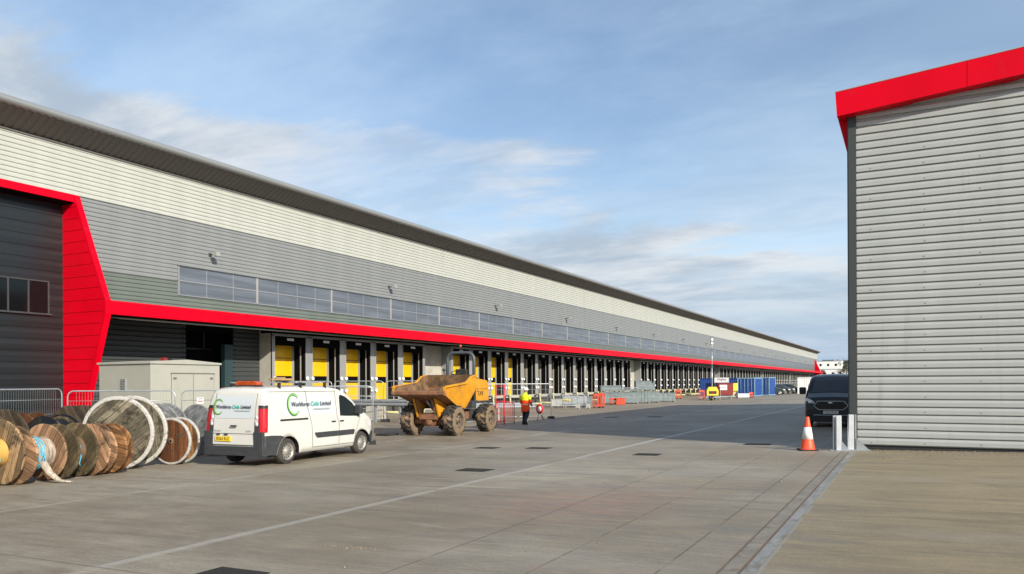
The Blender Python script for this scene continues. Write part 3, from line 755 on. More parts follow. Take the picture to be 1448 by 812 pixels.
heras((-27.7, 33.0), (-25.35, 34.2), 2.2, 'mesh fence panel under the loading bays with its foot left of the dumper')
heras((-25.2, 34.3), (-22.0, 35.9), 2.2, 'mesh fence panel directly behind the dumper skip')
heras((-21.5, 38.4), (-18.6, 41.1), 2.0, 'mesh fence panel behind the worker')
# red gate frames
t = thing('red_gate', (-18.55, 34.3, gz(-18.5)), R(22), 'bright red steel gate frame standing between the dumper and the worker', 'gate')
m = MB()
for x in (0, .42): m.tube([(x, 0, 0), (x, 0, 2.0)], .028, 'red_steel', 8)
for z in (.12, .55, 1.15, 1.45, 1.9): m.tube([(0, 0, z), (.42, 0, z)], .018, 'red_steel', 6)
m.build('frame', t)
m = MB()
for x in (-.05, .9): m.tube([(x, .25, 0), (x, .25, 1.0)], .022, 'red_steel', 6)
m.tube([(-.05, .25, 1.0), (.2, .25, 1.12), (.65, .25, 1.12), (.9, .25, 1.0)], .022, 'red_steel', 6); m.tube([(-.05, .25, .15), (.9, .25, .15)], .018, 'red_steel', 6)
x = .0
while x < .88: m.tube([(x, .25, .15), (x, .25, 1.08)], .008, 'red_steel', 4); x += .09
m.build('lower_panel', t)
m = MB()
for x in (0, .42): m.bar((x, -.3, .02), (x, .4, .02), .06, .04, 'red_steel')
m.build('foot', t)

# crash barriers
def crash(p0, p1, z0, z1, label):
    L_ = math.hypot(p1[0] - p0[0], p1[1] - p0[1]); a = math.atan2(p1[1] - p0[1], p1[0] - p0[0])
    t = thing('guard_rail', (p0[0], p0[1], gz(p0[0])), a, label, 'guard rail', 'galvanised guard rails lying in the dock yard')
    zb = z0 - gz(p0[0]); zt = z1 - gz(p0[0]); h = zt - zb
    m = MB(); m.ext([(-.02, zb), (-.06, zb + h * .12), (-.06, zb + h * .32), (0, zb + h * .45), (0, zb + h * .55), (-.06, zb + h * .68), (-.06, zb + h * .88), (-.02, zt)], 0, L_, 'galv_dull', axis='x')
    o = m.build('rail', t, fixn=False); s = o.modifiers.new('s', 'SOLIDIFY'); s.thickness = .006
    x = .2
    while x < L_: 
        m = MB(); m.box(x, x + .09, .005, .12, 0, zb + h * .8, 'galv'); m.build('post', t); x += 1.6
crash((-30.4, 33.5), (-23.2, 33.4), .62, .95, 'long galvanised guard rail behind the mesh panels under the bays')
crash((-22.0, 37.2), (-18.9, 39.6), .40, .68, 'short galvanised guard rail behind the worker legs')
# pale concrete blocks under the rail
def block(x, y, sx, sy, sz, label, m_='concrete_wall', name='concrete_block', cat='concrete block', rz=.2, grp='pale concrete blocks in the dock yard'):
    m = MB(); m.prism([(-sx / 2, 0), (sx / 2, 0), (sx / 2 - .03, sz), (-sx / 2 + .03, sz)], -sy / 2, sy / 2, m_); m.box(-.08, .08, -sy / 2 - .004, sy / 2 + .004, 0, .07, 'ink')
    o = m.build(name, loc=(x, y, gz(x)), bevel=.015); o.rotation_euler = (0, 0, rz); tag(o, label, cat, grp); return o
block(-27.6, 36.5, 1.1, .5, .75, 'pale concrete block behind the mesh panel left of the dumper')
block(-25.4, 37.0, .9, .5, .6, 'pale concrete block just behind the dumper front wheel')
block(-29.2, 36.2, .6, .4, .9, 'narrow upright concrete block under the second yellow door')

# round red sign leaning behind the worker
t = thing('round_sign', (-18.3, 38.9, -.27), R(-20), 'small round red and white sign on a low stand by the worker', 'sign')
m = MB(); m.lathe([(-.01, 0), (-.01, .27), (.01, .27), (.01, 0)], 'red_steel', 24, Matrix.Translation((0, 0, .62)), axis='y'); m.build('disc', t)
m = MB(); m.lathe([(-.014, 0), (-.014, .15), (-.008, .15)], 'plate_white', 24, Matrix.Translation((0, 0, .62)), axis='y'); m.build('face_plate', t)
m = MB(); m.bar((-.2, .02, 0), (-.05, .02, .45), .03, .03, 'galv'); m.bar((.2, .02, 0), (.05, .02, .45), .03, .03, 'galv'); m.bar((0, .35, 0), (0, .03, .5), .03, .03, 'galv'); m.build('stand', t)

# ------------------------------------------------------------------ grey equipment cabinet
t = thing('equipment_cabinet', (-26.0, 20.3, gz(-26)), 0, 'large beige-grey equipment cabinet with double doors under the canopy', 'cabinet')
H_ = 2.9
m = MB(); m.box(-3.05, 0, 0, 3.35, 0, H_, 'kiosk'); m.build('body', t, bevel=.015)
m = MB(); m.prism([(-.06, H_ - .03), (-.06, H_ + .05), (1.65, H_ + .16), (3.41, H_ + .05), (3.41, H_ - .03)], -3.11, .06, 'kiosk', axis='x'); m.build('roof', t, bevel=.01)
for y0, y1 in ((.95, 1.97), (2.0, 3.02)):
    m = MB(); m.box(0, .02, y0, y1, .1, H_ - .42, 'kiosk'); d = m.build('door', t, bevel=.004)
    m = MB(); yy = y0 + .06 if y0 < 1.5 else y1 - .2; m.box(.02, .05, yy, yy + .14, H_ - .62, H_ - .55, 'kiosk_line'); m.build('hinge', d)
m = MB(); m.box(0, .028, .9, 3.07, H_ - .41, H_ - .37, 'kiosk_line'); m.box(0, .006, 1.972, 1.998, .1, H_ - .42, 'kiosk_line'); m.box(0, .006, .925, .945, .1, H_ - .42, 'kiosk_line'); m.box(0, .006, 3.025, 3.045, .1, H_ - .42, 'kiosk_line'); m.build('door_surround', t)
m = MB(); m.box(-1.72, -1.42, -.03, 0, 1.85, 2.30, 'galv_light'); m.box(-1.69, -1.45, -.04, -.03, 1.88, 2.27, 'kiosk_line')
for k in range(6): m.box(-1.69, -1.45, -.05, -.03, 1.89 + .063 * k, 1.92 + .063 * k, 'galv_light')
m.build('vent', t)
m = MB(); m.box(.02, .03, 2.15, 2.48, 1.28, 1.52, 'plate_white'); m.box(.03, .032, 2.18, 2.45, 1.35, 1.385, 'cabin_red'); m.box(.03, .032, 2.22, 2.41, 1.46, 1.49, 'ink'); m.build('warning_plate', t)
m = MB(); m.box(-.7, -.5, 1.0, 1.15, H_ + .10, H_ + .24, 'machine_red'); m.box(-.7, -.5, 1.35, 1.42, H_ + .10, H_ + .22, 'ink'); m.build('roof_bracket', t)

# ------------------------------------------------------------------ vehicles
def interp(tab, x):
    if x <= tab[0][0]: return tab[0][1]
    for (a, b), (c, d) in zip(tab, tab[1:]):
        if x <= c: return b + (d - b) * (x - a) / (c - a) if c > a else d
    return tab[-1][1]
class Body:
    """vehicle shell: side silhouette, plan taper, tumblehome, wheel arches cut from the lower edge"""
    def __init__(s, top, zb, W, wheels, rw, belt, tumble, plan, rnd=.14):
        s.top = top; s.zb0 = zb; s.W = W; s.wheels = wheels; s.rw = rw; s.belt = belt; s.tumble = tumble; s.plan = plan; s.rnd = rnd; s.L = top[-1][0]
    def zt(s, x): return interp(s.top, x)
    def zb(s, x):
        z = interp(s.zb0, x) if isinstance(s.zb0, list) else s.zb0
        for w in s.wheels:
            if abs(x - w) < s.rw: z = max(z, math.sqrt(s.rw ** 2 - (x - w) ** 2) + .31)
        return z
    def w(s, x, z):
        w = s.W * interp(s.plan, x)
        if z > s.belt: w -= s.tumble * (z - s.belt) ** 1.15
        if z < .5: w -= (.5 - z) * .12
        d = s.zt(x) - z; r = s.rnd
        if d < r: d = max(d, 0); w -= r - math.sqrt(max(0, r * r - (r - d) ** 2))
        return w
    def mesh(s, m_, nrow=16, wmat='black_trim'):
        m = MB(); X = set(); x = 0.
        while x < s.L: X.add(round(x, 3)); x += .12
        for p in s.top: X.add(round(p[0], 3))
        for w in s.wheels:
            for k in range(-9, 10): X.add(round(w + s.rw * math.sin(k / 9 * math.pi / 2), 3))
        X = sorted(q for q in X if 0 <= q <= s.L); n = len(X)
        rows = [1 - (1 - i / nrow) ** 1.5 for i in range(nrow + 1)]
        for sd in (-1, 1):
            vs = []
            for x in X:
                b, t_ = s.zb(x), s.zt(x)
                for r in rows:
                    z = b + (t_ - b) * r; vs.append((x, sd * s.w(x, z), z))
            k = nrow + 1
            m.add(vs, [(i * k + j, (i + 1) * k + j, (i + 1) * k + j + 1, i * k + j + 1) for i in range(n - 1) for j in range(nrow)], m_, True)
        # roof / bonnet / ends
        vs = []; q = 10
        for x in X:
            t_ = s.zt(x); w = s.w(x, t_)
            for j in range(q + 1):
                f = -1 + 2 * j / q; vs.append((x, f * w, t_ + .035 * (1 - f * f) * (1 if t_ > 1 else .3)))
        m.add(vs, [(i * (q + 1) + j, i * (q + 1) + j + 1, (i + 1) * (q + 1) + j + 1, (i + 1) * (q + 1) + j) for i in range(n - 1) for j in range(q)], m_, True)
        for x in (X[0], X[-1]):
            b, t_ = s.zb(x), s.zt(x); m.add([(x, -s.w(x, b), b), (x, s.w(x, b), b), (x, s.w(x, t_), t_), (x, -s.w(x, t_), t_)], [(0, 1, 2, 3)], m_)
        # floor + inner arches
        vs = []
        for x in X:
            b = s.zb(x); w = s.w(x, b); vs += [(x, -w, b), (x, w, b)]
        m.add(vs, [(2 * i, 2 * i + 1, 2 * i + 3, 2 * i + 2) for i in range(n - 1)], wmat)
        return m
    def side_patch(s, poly, side, eps, m_, mb, thick=.0):
        """polygon in (x,z) mapped on the side skin"""
        bm = bmesh.new(); vs = [bm.verts.new((p[0], p[1], 0)) for p in poly]
        bm.faces.new(vs); bmesh.ops.triangulate(bm, faces=bm.faces)
        for _ in range(2): bmesh.ops.subdivide_edges(bm, edges=bm.edges, cuts=1, use_grid_fill=True)
        bm.verts.index_update()
        V = [(v.co.x, side * (s.w(v.co.x, v.co.y) + eps), v.co.y) for v in bm.verts]
        mb.add(V, [[v.index for v in f.verts] for f in bm.faces], m_, True); bm.free()
    def side_line(s, pts, side, wd, m_, mb, eps=.009):
        for (x0, z0), (x1, z1) in zip(pts, pts[1:]):
            n = max(2, int(math.hypot(x1 - x0, z1 - z0) / .08))
            dx, dz = x1 - x0, z1 - z0; l = math.hypot(dx, dz); nx, nz = -dz / l * wd / 2, dx / l * wd / 2
            vs = []
            for i in range(n + 1):
                x, z = x0 + dx * i / n, z0 + dz * i / n
                for k in (-1, 1): vs.append((x + nx * k, side * (s.w(x + nx * k, z + nz * k) + eps), z + nz * k))
            mb.add(vs, [(2 * i, 2 * i + 1, 2 * i + 3, 2 * i + 2) for i in range(n)], m_)
    def top_patch(s, x0, x1, f0, f1, eps, m_, mb, n=8, crown=.035, f0b=None, f1b=None):
        """patch on the roof/screen/rear skin between x0..x1 and width fractions"""
        if f0b is None: f0b, f1b = f0, f1
        vs = []
        for i in range(n + 1):
            x = x0 + (x1 - x0) * i / n; t_ = s.zt(x); w = s.w(x, t_)
            sl = (s.zt(x + .01) - s.zt(x - .01)) / .02; l = math.hypot(1, sl)
            a = f0 + (f0b - f0) * i / n; b = f1 + (f1b - f1) * i / n
            for j in range(n + 1):
                f = a + (b - a) * j / n; vs.append((x - sl / l * eps, f * w, t_ + crown * (1 - f * f) * (1 if t_ > 1 else .3) + eps / l))
        mb.add(vs, [(i * (n + 1) + j, i * (n + 1) + j + 1, (i + 1) * (n + 1) + j + 1, (i + 1) * (n + 1) + j) for i in range(n) for j in range(n)], m_, True)

def road_wheel(parent, x, y, r, w, side, tm='tyre', rm='steel_wheel', holes=12):
    m = MB(); rr = r * .66
    m.lathe([(-w / 2, rr), (-w / 2 - .004, r * .82), (-w / 2 + .015, r * .95), (-w / 2 + .04, r), (w / 2 - .04, r), (w / 2 - .015, r * .95), (w / 2 + .004, r * .82), (w / 2, rr)], tm, 36, axis='y')
    o = m.build('wheel', parent, loc=(x, y, r))
    m = MB(); s = side
    def L_(a): return [(s * p[0], p[1]) for p in a]
    m.lathe(L_([(w / 2, rr), (w / 2 - .01, rr * .93), (w / 2 - .05, rr * .86), (w / 2 - .035, rr * .6), (w / 2 - .03, rr * .42), (w / 2 + .0, rr * .36), (w / 2 + .005, 0)]), rm, 32, axis='y')
    for k in range(holes):
        a = 2 * math.pi * k / holes
        m.lathe(L_([(w / 2 - .033, 0), (w / 2 - .033, rr * .10)]), 'ink', 8, Matrix.Translation((math.cos(a) * rr * .73, 0, math.sin(a) * rr * .73)), axis='y')
    m.build('rim', o)
    return o

# ---- white van
H1 = R(92.7)
van = thing('white_van', (-14.88, 13.95, gz(-14.88)), H1, 'white panel van with green logo and orange beacon parked by the cable drums', 'van')
VB = Body([(0, .52), (.02, .80), (.045, 1.15), (.10, 1.55), (.16, 1.80), (.22, 1.88), (.35, 1.925), (.8, 1.945), (1.8, 1.955), (2.7, 1.94), (3.1, 1.885), (3.35, 1.80), (3.62, 1.63), (4.02, 1.31), (4.12, 1.24), (4.4, 1.15), (4.66, 1.02), (4.80, .88), (4.88, .68), (4.90, .42)],
          [(0, .30), (.5, .26), (4.4, .26), (4.9, .24)], .95, [.92, 4.06], .40, 1.0, .115, [(0, .965), (.15, .985), (.5, 1), (3.6, 1), (4.2, .965), (4.6, .90), (4.9, .72)], rnd=.12)
VB.mesh('white_paint').build('body', van)
# wheel arch liners dark
for wx in VB.wheels:
    for sd in (-1, 1):
        m = MB(); pts = [(wx + .40 * math.cos(a), .31 + .40 * math.sin(a)) for a in [math.pi * k / 12 for k in range(13)]]
        m.ext([(p_[0], p_[1]) for p_ in pts], sd * .62, sd * .93, 'ink', axis='y')
        m.prism([(wx - .40, .2)] + pts[::-1] + [(wx + .40, .2)], sd * .60, sd * .61, 'ink'); m.build('wheel_arch', van, fixn=False)
# lower dark bumper/cladding
m = MB()
vs_poly = [(0.0, .30), (0.0, .60), (.02, .68), (.42, .68), (.46, .62), (.50, .50)] 
for sd in (-1, 1):
    pts = [(0.0, .285), (0.0, .75), (.36, .73)]
    arc = [(.92 - .425 * math.cos(a), .31 + .425 * math.sin(a)) for a in [R(70) - R(70) * k / 8 for k in range(9)]]
    pts = [(.0, .285), (.0, .76), (.30, .76), (.62, .74)] + [(.92 - .43 * math.cos(R(q)), .31 + .43 * math.sin(R(q))) for q in (66, 50, 34, 18, 0)] + [(.48, .27)]
    VB.side_patch(pts, sd, .012, 'van_plastic', m)
VB.top_patch(.0, .04, -1.0, 1.0, .014, 'van_plastic', m, crown=.0)
m.box(-.035, .0, -.90, .90, .27, .50, 'van_plastic'); m.box(-.03, .06, -.94, -.66, .27, .86, 'van_plastic'); m.box(-.03, .06, .66, .94, .27, .86, 'van_plastic')
m.build('rear_bumper', van, bevel=.01)
m = MB()
for sd in (-1, 1): VB.side_patch([(4.50, .25), (4.47, .52), (4.60, .66), (4.86, .60), (4.895, .25)], sd, .012, 'van_plastic', m)
m.box(4.86, 4.915, -.62, .62, .25, .55, 'van_plastic'); m.build('front_bumper', van)
# tailgate: outline, window recess panel, plate, handle
def zx(z):   # x of the rear skin at height z
    for (a, b), (c_, d) in zip(VB.top, VB.top[1:]):
        if b <= z <= d: return a + (c_ - a) * (z - b) / (d - b)
    return .3
def rear_quad(mb, y0, y1, z0, z1, eps, m_, rr=.0, n=6):
    vs = []
    for i in range(n + 1):
        z = z0 + (z1 - z0) * i / n; x = zx(z)
        for y in (y0, y1): vs.append((x - eps, y, z))
    mb.add(vs, [(2 * i, 2 * i + 1, 2 * i + 3, 2 * i + 2) for i in range(n)], m_, True)
m = MB()
rear_quad(m, -.66, .66, .53, 1.80, .016, 'white_paint', n=14)
for y in (-.66, .66): rear_quad(m, y - .006, y + .006, .53, 1.80, .019, 'gapline', n=14)
rear_quad(m, -.66, .66, .80, .812, .022, 'gapline', n=1); rear_quad(m, -.66, .66, .525, .54, .022, 'gapline', n=1)
tg = m.build('tailgate', van, fixn=False)
m = MB()
rear_quad(m, -.56, .58, 1.18, 1.745, .024, 'panel_vinyl', n=8)
rear_quad(m, -.60, -.56, 1.21, 1.71, .024, 'panel_vinyl', n=8); rear_quad(m, .58, .62, 1.21, 1.71, .024, 'panel_vinyl', n=8)
m.build('blanked_window', tg, fixn=False)
m = MB(); m.box(-.045, -.01, -.12, .06, .985, 1.015, 'ink'); m.build('door_handle', tg)
m = MB(); m.box(zx(1.84) - .01, zx(1.84) + .03, .10, .38, 1.825, 1.855, 'lamp_red'); m.build('brake_light', van)
m = MB(); m.box(-.038, -.02, .06, .56, .62, .735, 'plate_yellow'); m.build('number_plate', tg)
text('plate_letters', 'BX63 RLZ', .105, 'ink', tg, face((-.040, .31, .677), (0, -1, 0), (0, 0, 1)), xs=.92)
m = MB(); m.box(-.035, -.015, .42, .52, .775, .81, 'ink'); m.box(-.035, -.015, .16, .27, .775, .81, 'ink'); m.build('plate_lamp', tg)
text('badge', 'PEUGEOT', .05, 'ink_soft', tg, face((-.0, .50, .88), (0, -1, 0), (0, 0, 1)) @ Matrix.Translation((0, 0, .012)))
text('badge', 'EXPERT', .05, 'ink_soft', tg, face((-.0, -.50, .88), (0, -1, 0), (0, 0, 1)) @ Matrix.Translation((0, 0, .012)))
for sd in (-1, 1):
    m = MB()
    def tl(z0, z1, m_, y0, y1):
        vs = []
        for i in range(7):
            z = z0 + (z1 - z0) * i / 6; x = zx(z); w = VB.w(x + .06, z)
            vs += [(x - .012, sd * (w - .155), z), (x - .012, sd * (w - .02), z), (x + .03, sd * (w + .012), z), (x + .14, sd * (w + .010), z)]
        a, b = y0, y1
        m.add(vs, [(4 * i + j, 4 * i + j + 1, 4 * i + 4 + j + 1, 4 * i + 4 + j) for i in range(6) for j in range(a, b)], m_, True)
    tl(.84, 1.42, 'lamp_red', 0, 3); tl(1.42, 1.50, 'ink', 0, 3)
    tlo = m.build('tail_light', van, fixn=False)
    m = MB()
    for zc, r_ in ((1.04, .05), (1.20, .045)):
        x = zx(zc); w = VB.w(x, zc)
        m.lathe([(-.002, 0), (-.010, r_ * .6), (.004, r_)], 'lamp_clear', 14, Matrix.Translation((x - .016, sd * (w - .075), zc)))
    m.build('reverse_lens', tlo)
# side graphics, doors, windows
def van_side(sd):
    m = MB()
    VB.side_patch([(3.02, 1.14), (3.02, 1.18), (3.04, 1.66), (3.10, 1.72), (3.32, 1.66), (3.62, 1.48), (3.86, 1.26), (3.93, 1.17), (3.95, 1.10), (3.4, 1.12)], sd, .006, 'glass_van', m); m.build('side_window', van)
    m = MB(); VB.side_patch([(.75, 1.22), (.75, 1.76), (1.62, 1.76), (1.66, 1.22)], sd, .004, 'panel_vinyl', m); VB.side_patch([(1.70, 1.22), (1.67, 1.76), (2.72, 1.74), (2.78, 1.22)], sd, .004, 'panel_vinyl', m); m.build('side_panel', van)
    m = MB()
    VB.side_line([(1.64, 1.86), (1.68, 1.4), (1.80, .95), (1.84, .36)], sd, .012, 'gapline', m)
    VB.side_line([(2.86, 1.84), (2.88, 1.1), (2.96, .95), (2.95, .36)], sd, .012, 'gapline', m)
    VB.side_line([(3.98, 1.10), (3.70, .62), (3.66, .36)], sd, .010, 'gapline', m)
    VB.side_line([(1.84, .36), (3.66, .36)], sd, .010, 'gapline', m)
    VB.side_line([(.2, 1.83), (2.9, 1.82)], sd, .010, 'gapline', m)
    m.build('door_gap', van, fixn=False)
    m = MB(); VB.side_line([(.60, 1.12), (1.66, 1.12)], sd, .045, 'ink', m, .014); m.build('slide_rail', van, fixn=False)
    m = MB(); VB.side_patch([(1.92, .70), (2.0, .60), (3.62, .60), (3.66, .70), (3.64, .74), (1.90, .74)], sd, .02, 'van_plastic', m); m.build('rub_strip', van)
    for x in (2.72, 3.08):
        m = MB(); w = VB.w(x, 1.0); m.box(x - .09, x + .07, sd * w - .02, sd * w + .03 if sd > 0 else sd * w + .02, .985, 1.015, 'ink') if sd > 0 else m.box(x - .09, x + .07, sd * w - .03, sd * w + .02, .985, 1.015, 'ink'); m.build('door_handle', van)
    m = MB(); w = VB.w(3.8, 1.2)
    a, b = sorted((sd * (w - .02), sd * (w + .20)))
    m.box(3.72, 3.86, a, b, 1.16, 1.42, 'van_plastic'); m.build('door_mirror', van, bevel=.035)
for sd in (-1, 1): van_side(sd)
# logo, both on the right side and on the tailgate
def logo(parent, org, right, up, k, skew=0.):
    F = face(org, right, up)
    m = MB(); n = 34
    for (rad, wmax, mm, off) in ((.28, .055, 'logo_green', 0.), (.31, .026, 'logo_dark', .012)):
        vs = []
        for i in range(n + 1):
            a = R(38) + R(284) * i / n
            w = wmax * (.35 + .65 * math.sin(math.pi * i / n)); cx_ = -.55
            for q in (-1, 1): vs.append(F @ Vector(((cx_ + (rad + q * w / 2) * math.cos(a) * .86) * k, (rad + q * w / 2) * math.sin(a) * k, .002 + off * .1)))
        m.add(vs, [(2 * i, 2 * i + 1, 2 * i + 3, 2 * i + 2) for i in range(n)], mm)
    m.build('logo_ring', parent, fixn=False)
    text('logo_word', 'Workforce', .185 * k, 'ink_grey', parent, F @ Matrix.Translation((-.66 * k, 0, .010)), .004, 'LEFT', .92)
    text('logo_word', 'Civils', .185 * k, 'ink_teal', parent, F @ Matrix.Translation((.175 * k, 0, .010)), .004, 'LEFT', .92)
    text('logo_word', 'Limited', .185 * k, 'ink_grey', parent, F @ Matrix.Translation((.60 * k, 0, .010)), .004, 'LEFT', .92)
    m = MB(); m.box(.25 * k, 1.08 * k, -.138 * k, -.130 * k, .002, .004, 'ink_soft', F); m.box(.30 * k, 1.06 * k, -.172 * k, -.157 * k, .002, .004, 'ink_soft', F); m.build('logo_underline', parent)
xr = zx(1.45)
logo(tg, (xr - .032, .18, 1.46), (0, -1, 0), (.14, 0, 1), .63)
w_ = VB.w(1.5, 1.50)
side_p = [o for o in bpy.data.objects if o.parent == van and o.name.startswith('side_panel')][0]
logo(side_p, (1.62, -(w_ + .034), 1.50), (1, 0, 0), (0, .10, 1), .90)
# windscreen, bonnet lines
m = MB(); VB.top_patch(3.36, 4.00, -.86, .86, .006, 'glass_van', m, f0b=-.92, f1b=.92); m.build('windscreen', van, fixn=False)
m = MB()
for sd in (-1, 1): VB.side_patch([(4.34, .86), (4.60, .98), (4.78, .84), (4.72, .74), (4.5, .76)], sd, .008, 'lamp_clear', m)
m.build('headlight', van)
for wx in VB.wheels:
    for sd in (-1, 1): road_wheel(van, wx, sd * .80, .325, .21, sd)
# roof bars with stuff, beacon
m = MB()
for x in (.75, 1.55, 2.55):
    m.bar((x, -.80, 2.06), (x, .80, 2.06), .05, .035, 'galv_light')
    for sd in (-1, 1): m.bar((x, sd * .78, 1.90), (x, sd * .78, 2.06), .07, .05, 'ink')
m.bar((1.5, -.66, 2.07), (2.6, -.66, 2.06), .035, .035, 'galv_light')
m.build('roof_rack', van)
m = MB(); m.box(.36, .60, -.42, .30, 1.955, 1.99, 'ink'); m.prism([(-.40, 1.99), (-.42, 2.05), (-.32, 2.10), (.20, 2.10), (.30, 2.05), (.28, 1.99)], .37, .59, 'amber', axis='x')
m.build('beacon_bar', van, bevel=.015)
m = MB(); m.box(-.36, .36, -.06, .06, 0, .05, 'timber'); m.box(-.2, .1, -.04, .04, .05, .085, 'timber')
o = m.build('timber_offcut', loc=(-14.5, 15.2, gz(-14.5) + 2.107)); o.rotation_euler = (0, 0, 1.5); tag(o, 'short pieces of timber lying on the white van roof rack', 'timber')

# ---- black van, seen head on
bv = thing('black_van', (-2.95, 35.2, gz(-2.95)), R(-90), 'black van parked nose-out beside the ribbed grey building', 'van')
sc_ = 1.07
BB = Body([(0, .45), (.03, .60), (.06, .80), (.14, .98), (.30, 1.10), (.62, 1.20), (.80, 1.26), (1.12, 1.52), (1.42, 1.76), (1.62, 1.88), (1.9, 1.955), (2.6, 1.985), (4.4, 1.97), (4.85, 1.92), (4.93, 1.6), (4.97, .5)],
          [(0, .20), (.6, .24), (4.97, .30)], .985, [.92, 3.85], .39, 1.1, .14, [(0, .84), (.15, .92), (.5, .985), (1.2, 1), (4.6, 1), (4.97, .95)], rnd=.12)
# local x runs from nose (0) to tail, so turn the body so that the nose looks to -Y
bv.rotation_euler = (0, 0, R(90)); bv.location = (-2.95, 33.6, gz(-2.95)); bv.scale = (1, 1, 1)
BB.mesh('black_paint').build('body', bv)
m = MB(); BB.top_patch(.82, 1.60, -.93, .93, .006, 'glass_van', m, f0b=-.86, f1b=.86); m.build('windscreen', bv, fixn=False)
for sd in (-1, 1):
    m = MB(); BB.side_patch([(1.02, 1.30), (1.5, 1.66), (1.75, 1.74), (2.15, 1.74), (2.15, 1.28)], sd, .006, 'glass_van', m); m.build('side_window', bv)
    m = MB(); a, b = sorted((sd * .99, sd * 1.24)); m.box(.98, 1.12, a, b, 1.22, 1.50, 'black_trim'); m.build('door_mirror', bv, bevel=.05)
    # headlight at the nose corner
    m = MB()
    V = [(.10, .60, .90), (.07, .66, .98), (.16, .92, 1.10), (.34, .975, 1.10), (.24, .95, .98), (.14, .80, .90)]
    m.add([(p_[0] - .05, sd * (p_[1] - .02), p_[2]) for p_ in V], [tuple(range(6))], 'headlamp'); m.add([(p_[0] - .056, sd * (p_[1] - .02) * 1.0, p_[2] - .028) for p_ in V[0:1] + V[4:6]] + [(p_[0] - .056, sd * (p_[1] - .02), p_[2] - .02) for p_ in V[0:1] + V[4:6]], [(0, 1, 4, 3), (1, 2, 5, 4)], 'lamp_clear')
    o = m.build('headlight', bv, fixn=False); s_ = o.modifiers.new('s', 'SOLIDIFY'); s_.thickness = .03
    m = MB(); m.lathe([(-.005, 0), (-.005, .055), (.03, .065)], 'lamp_clear', 16, Matrix.Translation((.0, sd * .74, .52))); m.build('fog_light', bv)
m = MB(); m.prism([(-.60, .80), (-.46, .98), (.46, .98), (.60, .80), (.42, .66), (-.42, .66)], -.02, .06, 'black_trim', axis='x')
for k in range(4): m.box(-.028, -.018, -.50, .50, .70 + .065 * k, .712 + .065 * k, 'ink')
P6 = [(-.60, .80), (-.46, .98), (.46, .98), (.60, .80), (.42, .66), (-.42, .66)]
for i in range(6):
    a, b = P6[i], P6[(i + 1) % 6]; m.bar((-.025, a[0], a[1]), (-.025, b[0], b[1]), .02, .022, 'car_silver')
m.build('grille', bv)
m = MB(); m.lathe([(-.02, 0), (-.02, .06), (0, .075)], 'chrome', 24, Matrix.Translation((-.025, 0, .91)) @ Matrix.Diagonal((1, 1.35, .55, 1))); m.build('badge', bv)
m = MB(); m.box(-.04, -.015, -.26, .26, .51, .62, 'plate_white'); pl = m.build('number_plate', bv)
text('plate_letters', 'MA19 KUA', .10, 'ink', pl, face((-.042, 0, .565), (0, -1, 0), (0, 0, 1)), xs=.92)
m = MB(); m.box(-.03, .10, -.80, .80, .20, .42, 'black_trim'); m.box(-.035, 0, -.62, .62, .44, .47, 'car_silver'); m.box(-.02, .05, -.84, .84, .42, .66, 'black_paint'); m.build('front_bumper', bv, bevel=.02)
for wx in BB.wheels:
    for sd in (-1, 1): road_wheel(bv, wx, sd * .84, .345, .22, sd, rm='car_silver')
bv.scale = (sc_, sc_, sc_)

# ---- parked cars
def make_car(paint, label, loc, rz):
    t = thing('parked_car', loc, rz, label, 'car', 'dark cars parked in a row by the white container')
    B = Body([(0, .50), (.05, .80), (.25, .93), (1.0, 1.04), (1.25, 1.10), (1.65, 1.40), (1.95, 1.56), (2.4, 1.63), (3.5, 1.60), (4.0, 1.45), (4.35, 1.10), (4.45, .9), (4.5, .5)], .26, .92, [.85, 3.5], .38, 1.0, .2, [(0, .85), (.3, .96), (1, 1), (4, 1), (4.5, .88)], rnd=.1)
    B.mesh(paint).build('body', t)
    m = MB(); B.top_patch(1.27, 1.92, -.9, .9, .006, 'glass_van', m); m.build('windscreen', t, fixn=False)
    for sd in (-1, 1):
        m = MB(); B.side_patch([(1.55, 1.08), (1.95, 1.42), (2.4, 1.50), (3.5, 1.47), (3.95, 1.12)], sd, .006, 'glass_van', m); m.build('side_window', t)
        m = MB(); B.side_patch([(.06, .68), (.10, .84), (.45, .88), (.4, .74)], sd, .01, 'lamp_clear', m); m.build('headlight', t)
        for wx in B.wheels: road_wheel(t, wx, sd * .78, .34, .2, sd, rm='car_silver', holes=5)
    m = MB(); m.box(-.02, .03, -.5, .5, .56, .78, 'black_trim'); m.box(-.03, -.01, -.26, .26, .45, .55, 'plate_white'); m.build('grille', t)
    m = MB(); B.top_patch(1.92, 2.0, -.85, .85, .01, 'car_silver', m); m.build('roof_trim', t, fixn=False)
    return t
for i, (p_, lb) in enumerate((('car_green', 'dark green car, first in the row next to the blue containers'), ('car_dark', 'black car, second in the row from the blue containers'), ('car_green', 'dark green car in the middle of the parked row'), ('car_dark', 'black car, fourth in the parked row, nearer the white container'), ('car_green', 'last dark green car, right beside the white container'))):
    make_car(p_, lb, (-17.9 + .12 * i, 128.5 + 4.6 * i, -.27), R(180 + 14))

# ------------------------------------------------------------------ dumper
DX, DY = -16.78, 25.85
du = thing('site_dumper', (DX, DY, gz(DX)), R(-90 + 3), 'muddy yellow site dumper with roll hoop standing in front of the bays', 'dumper')
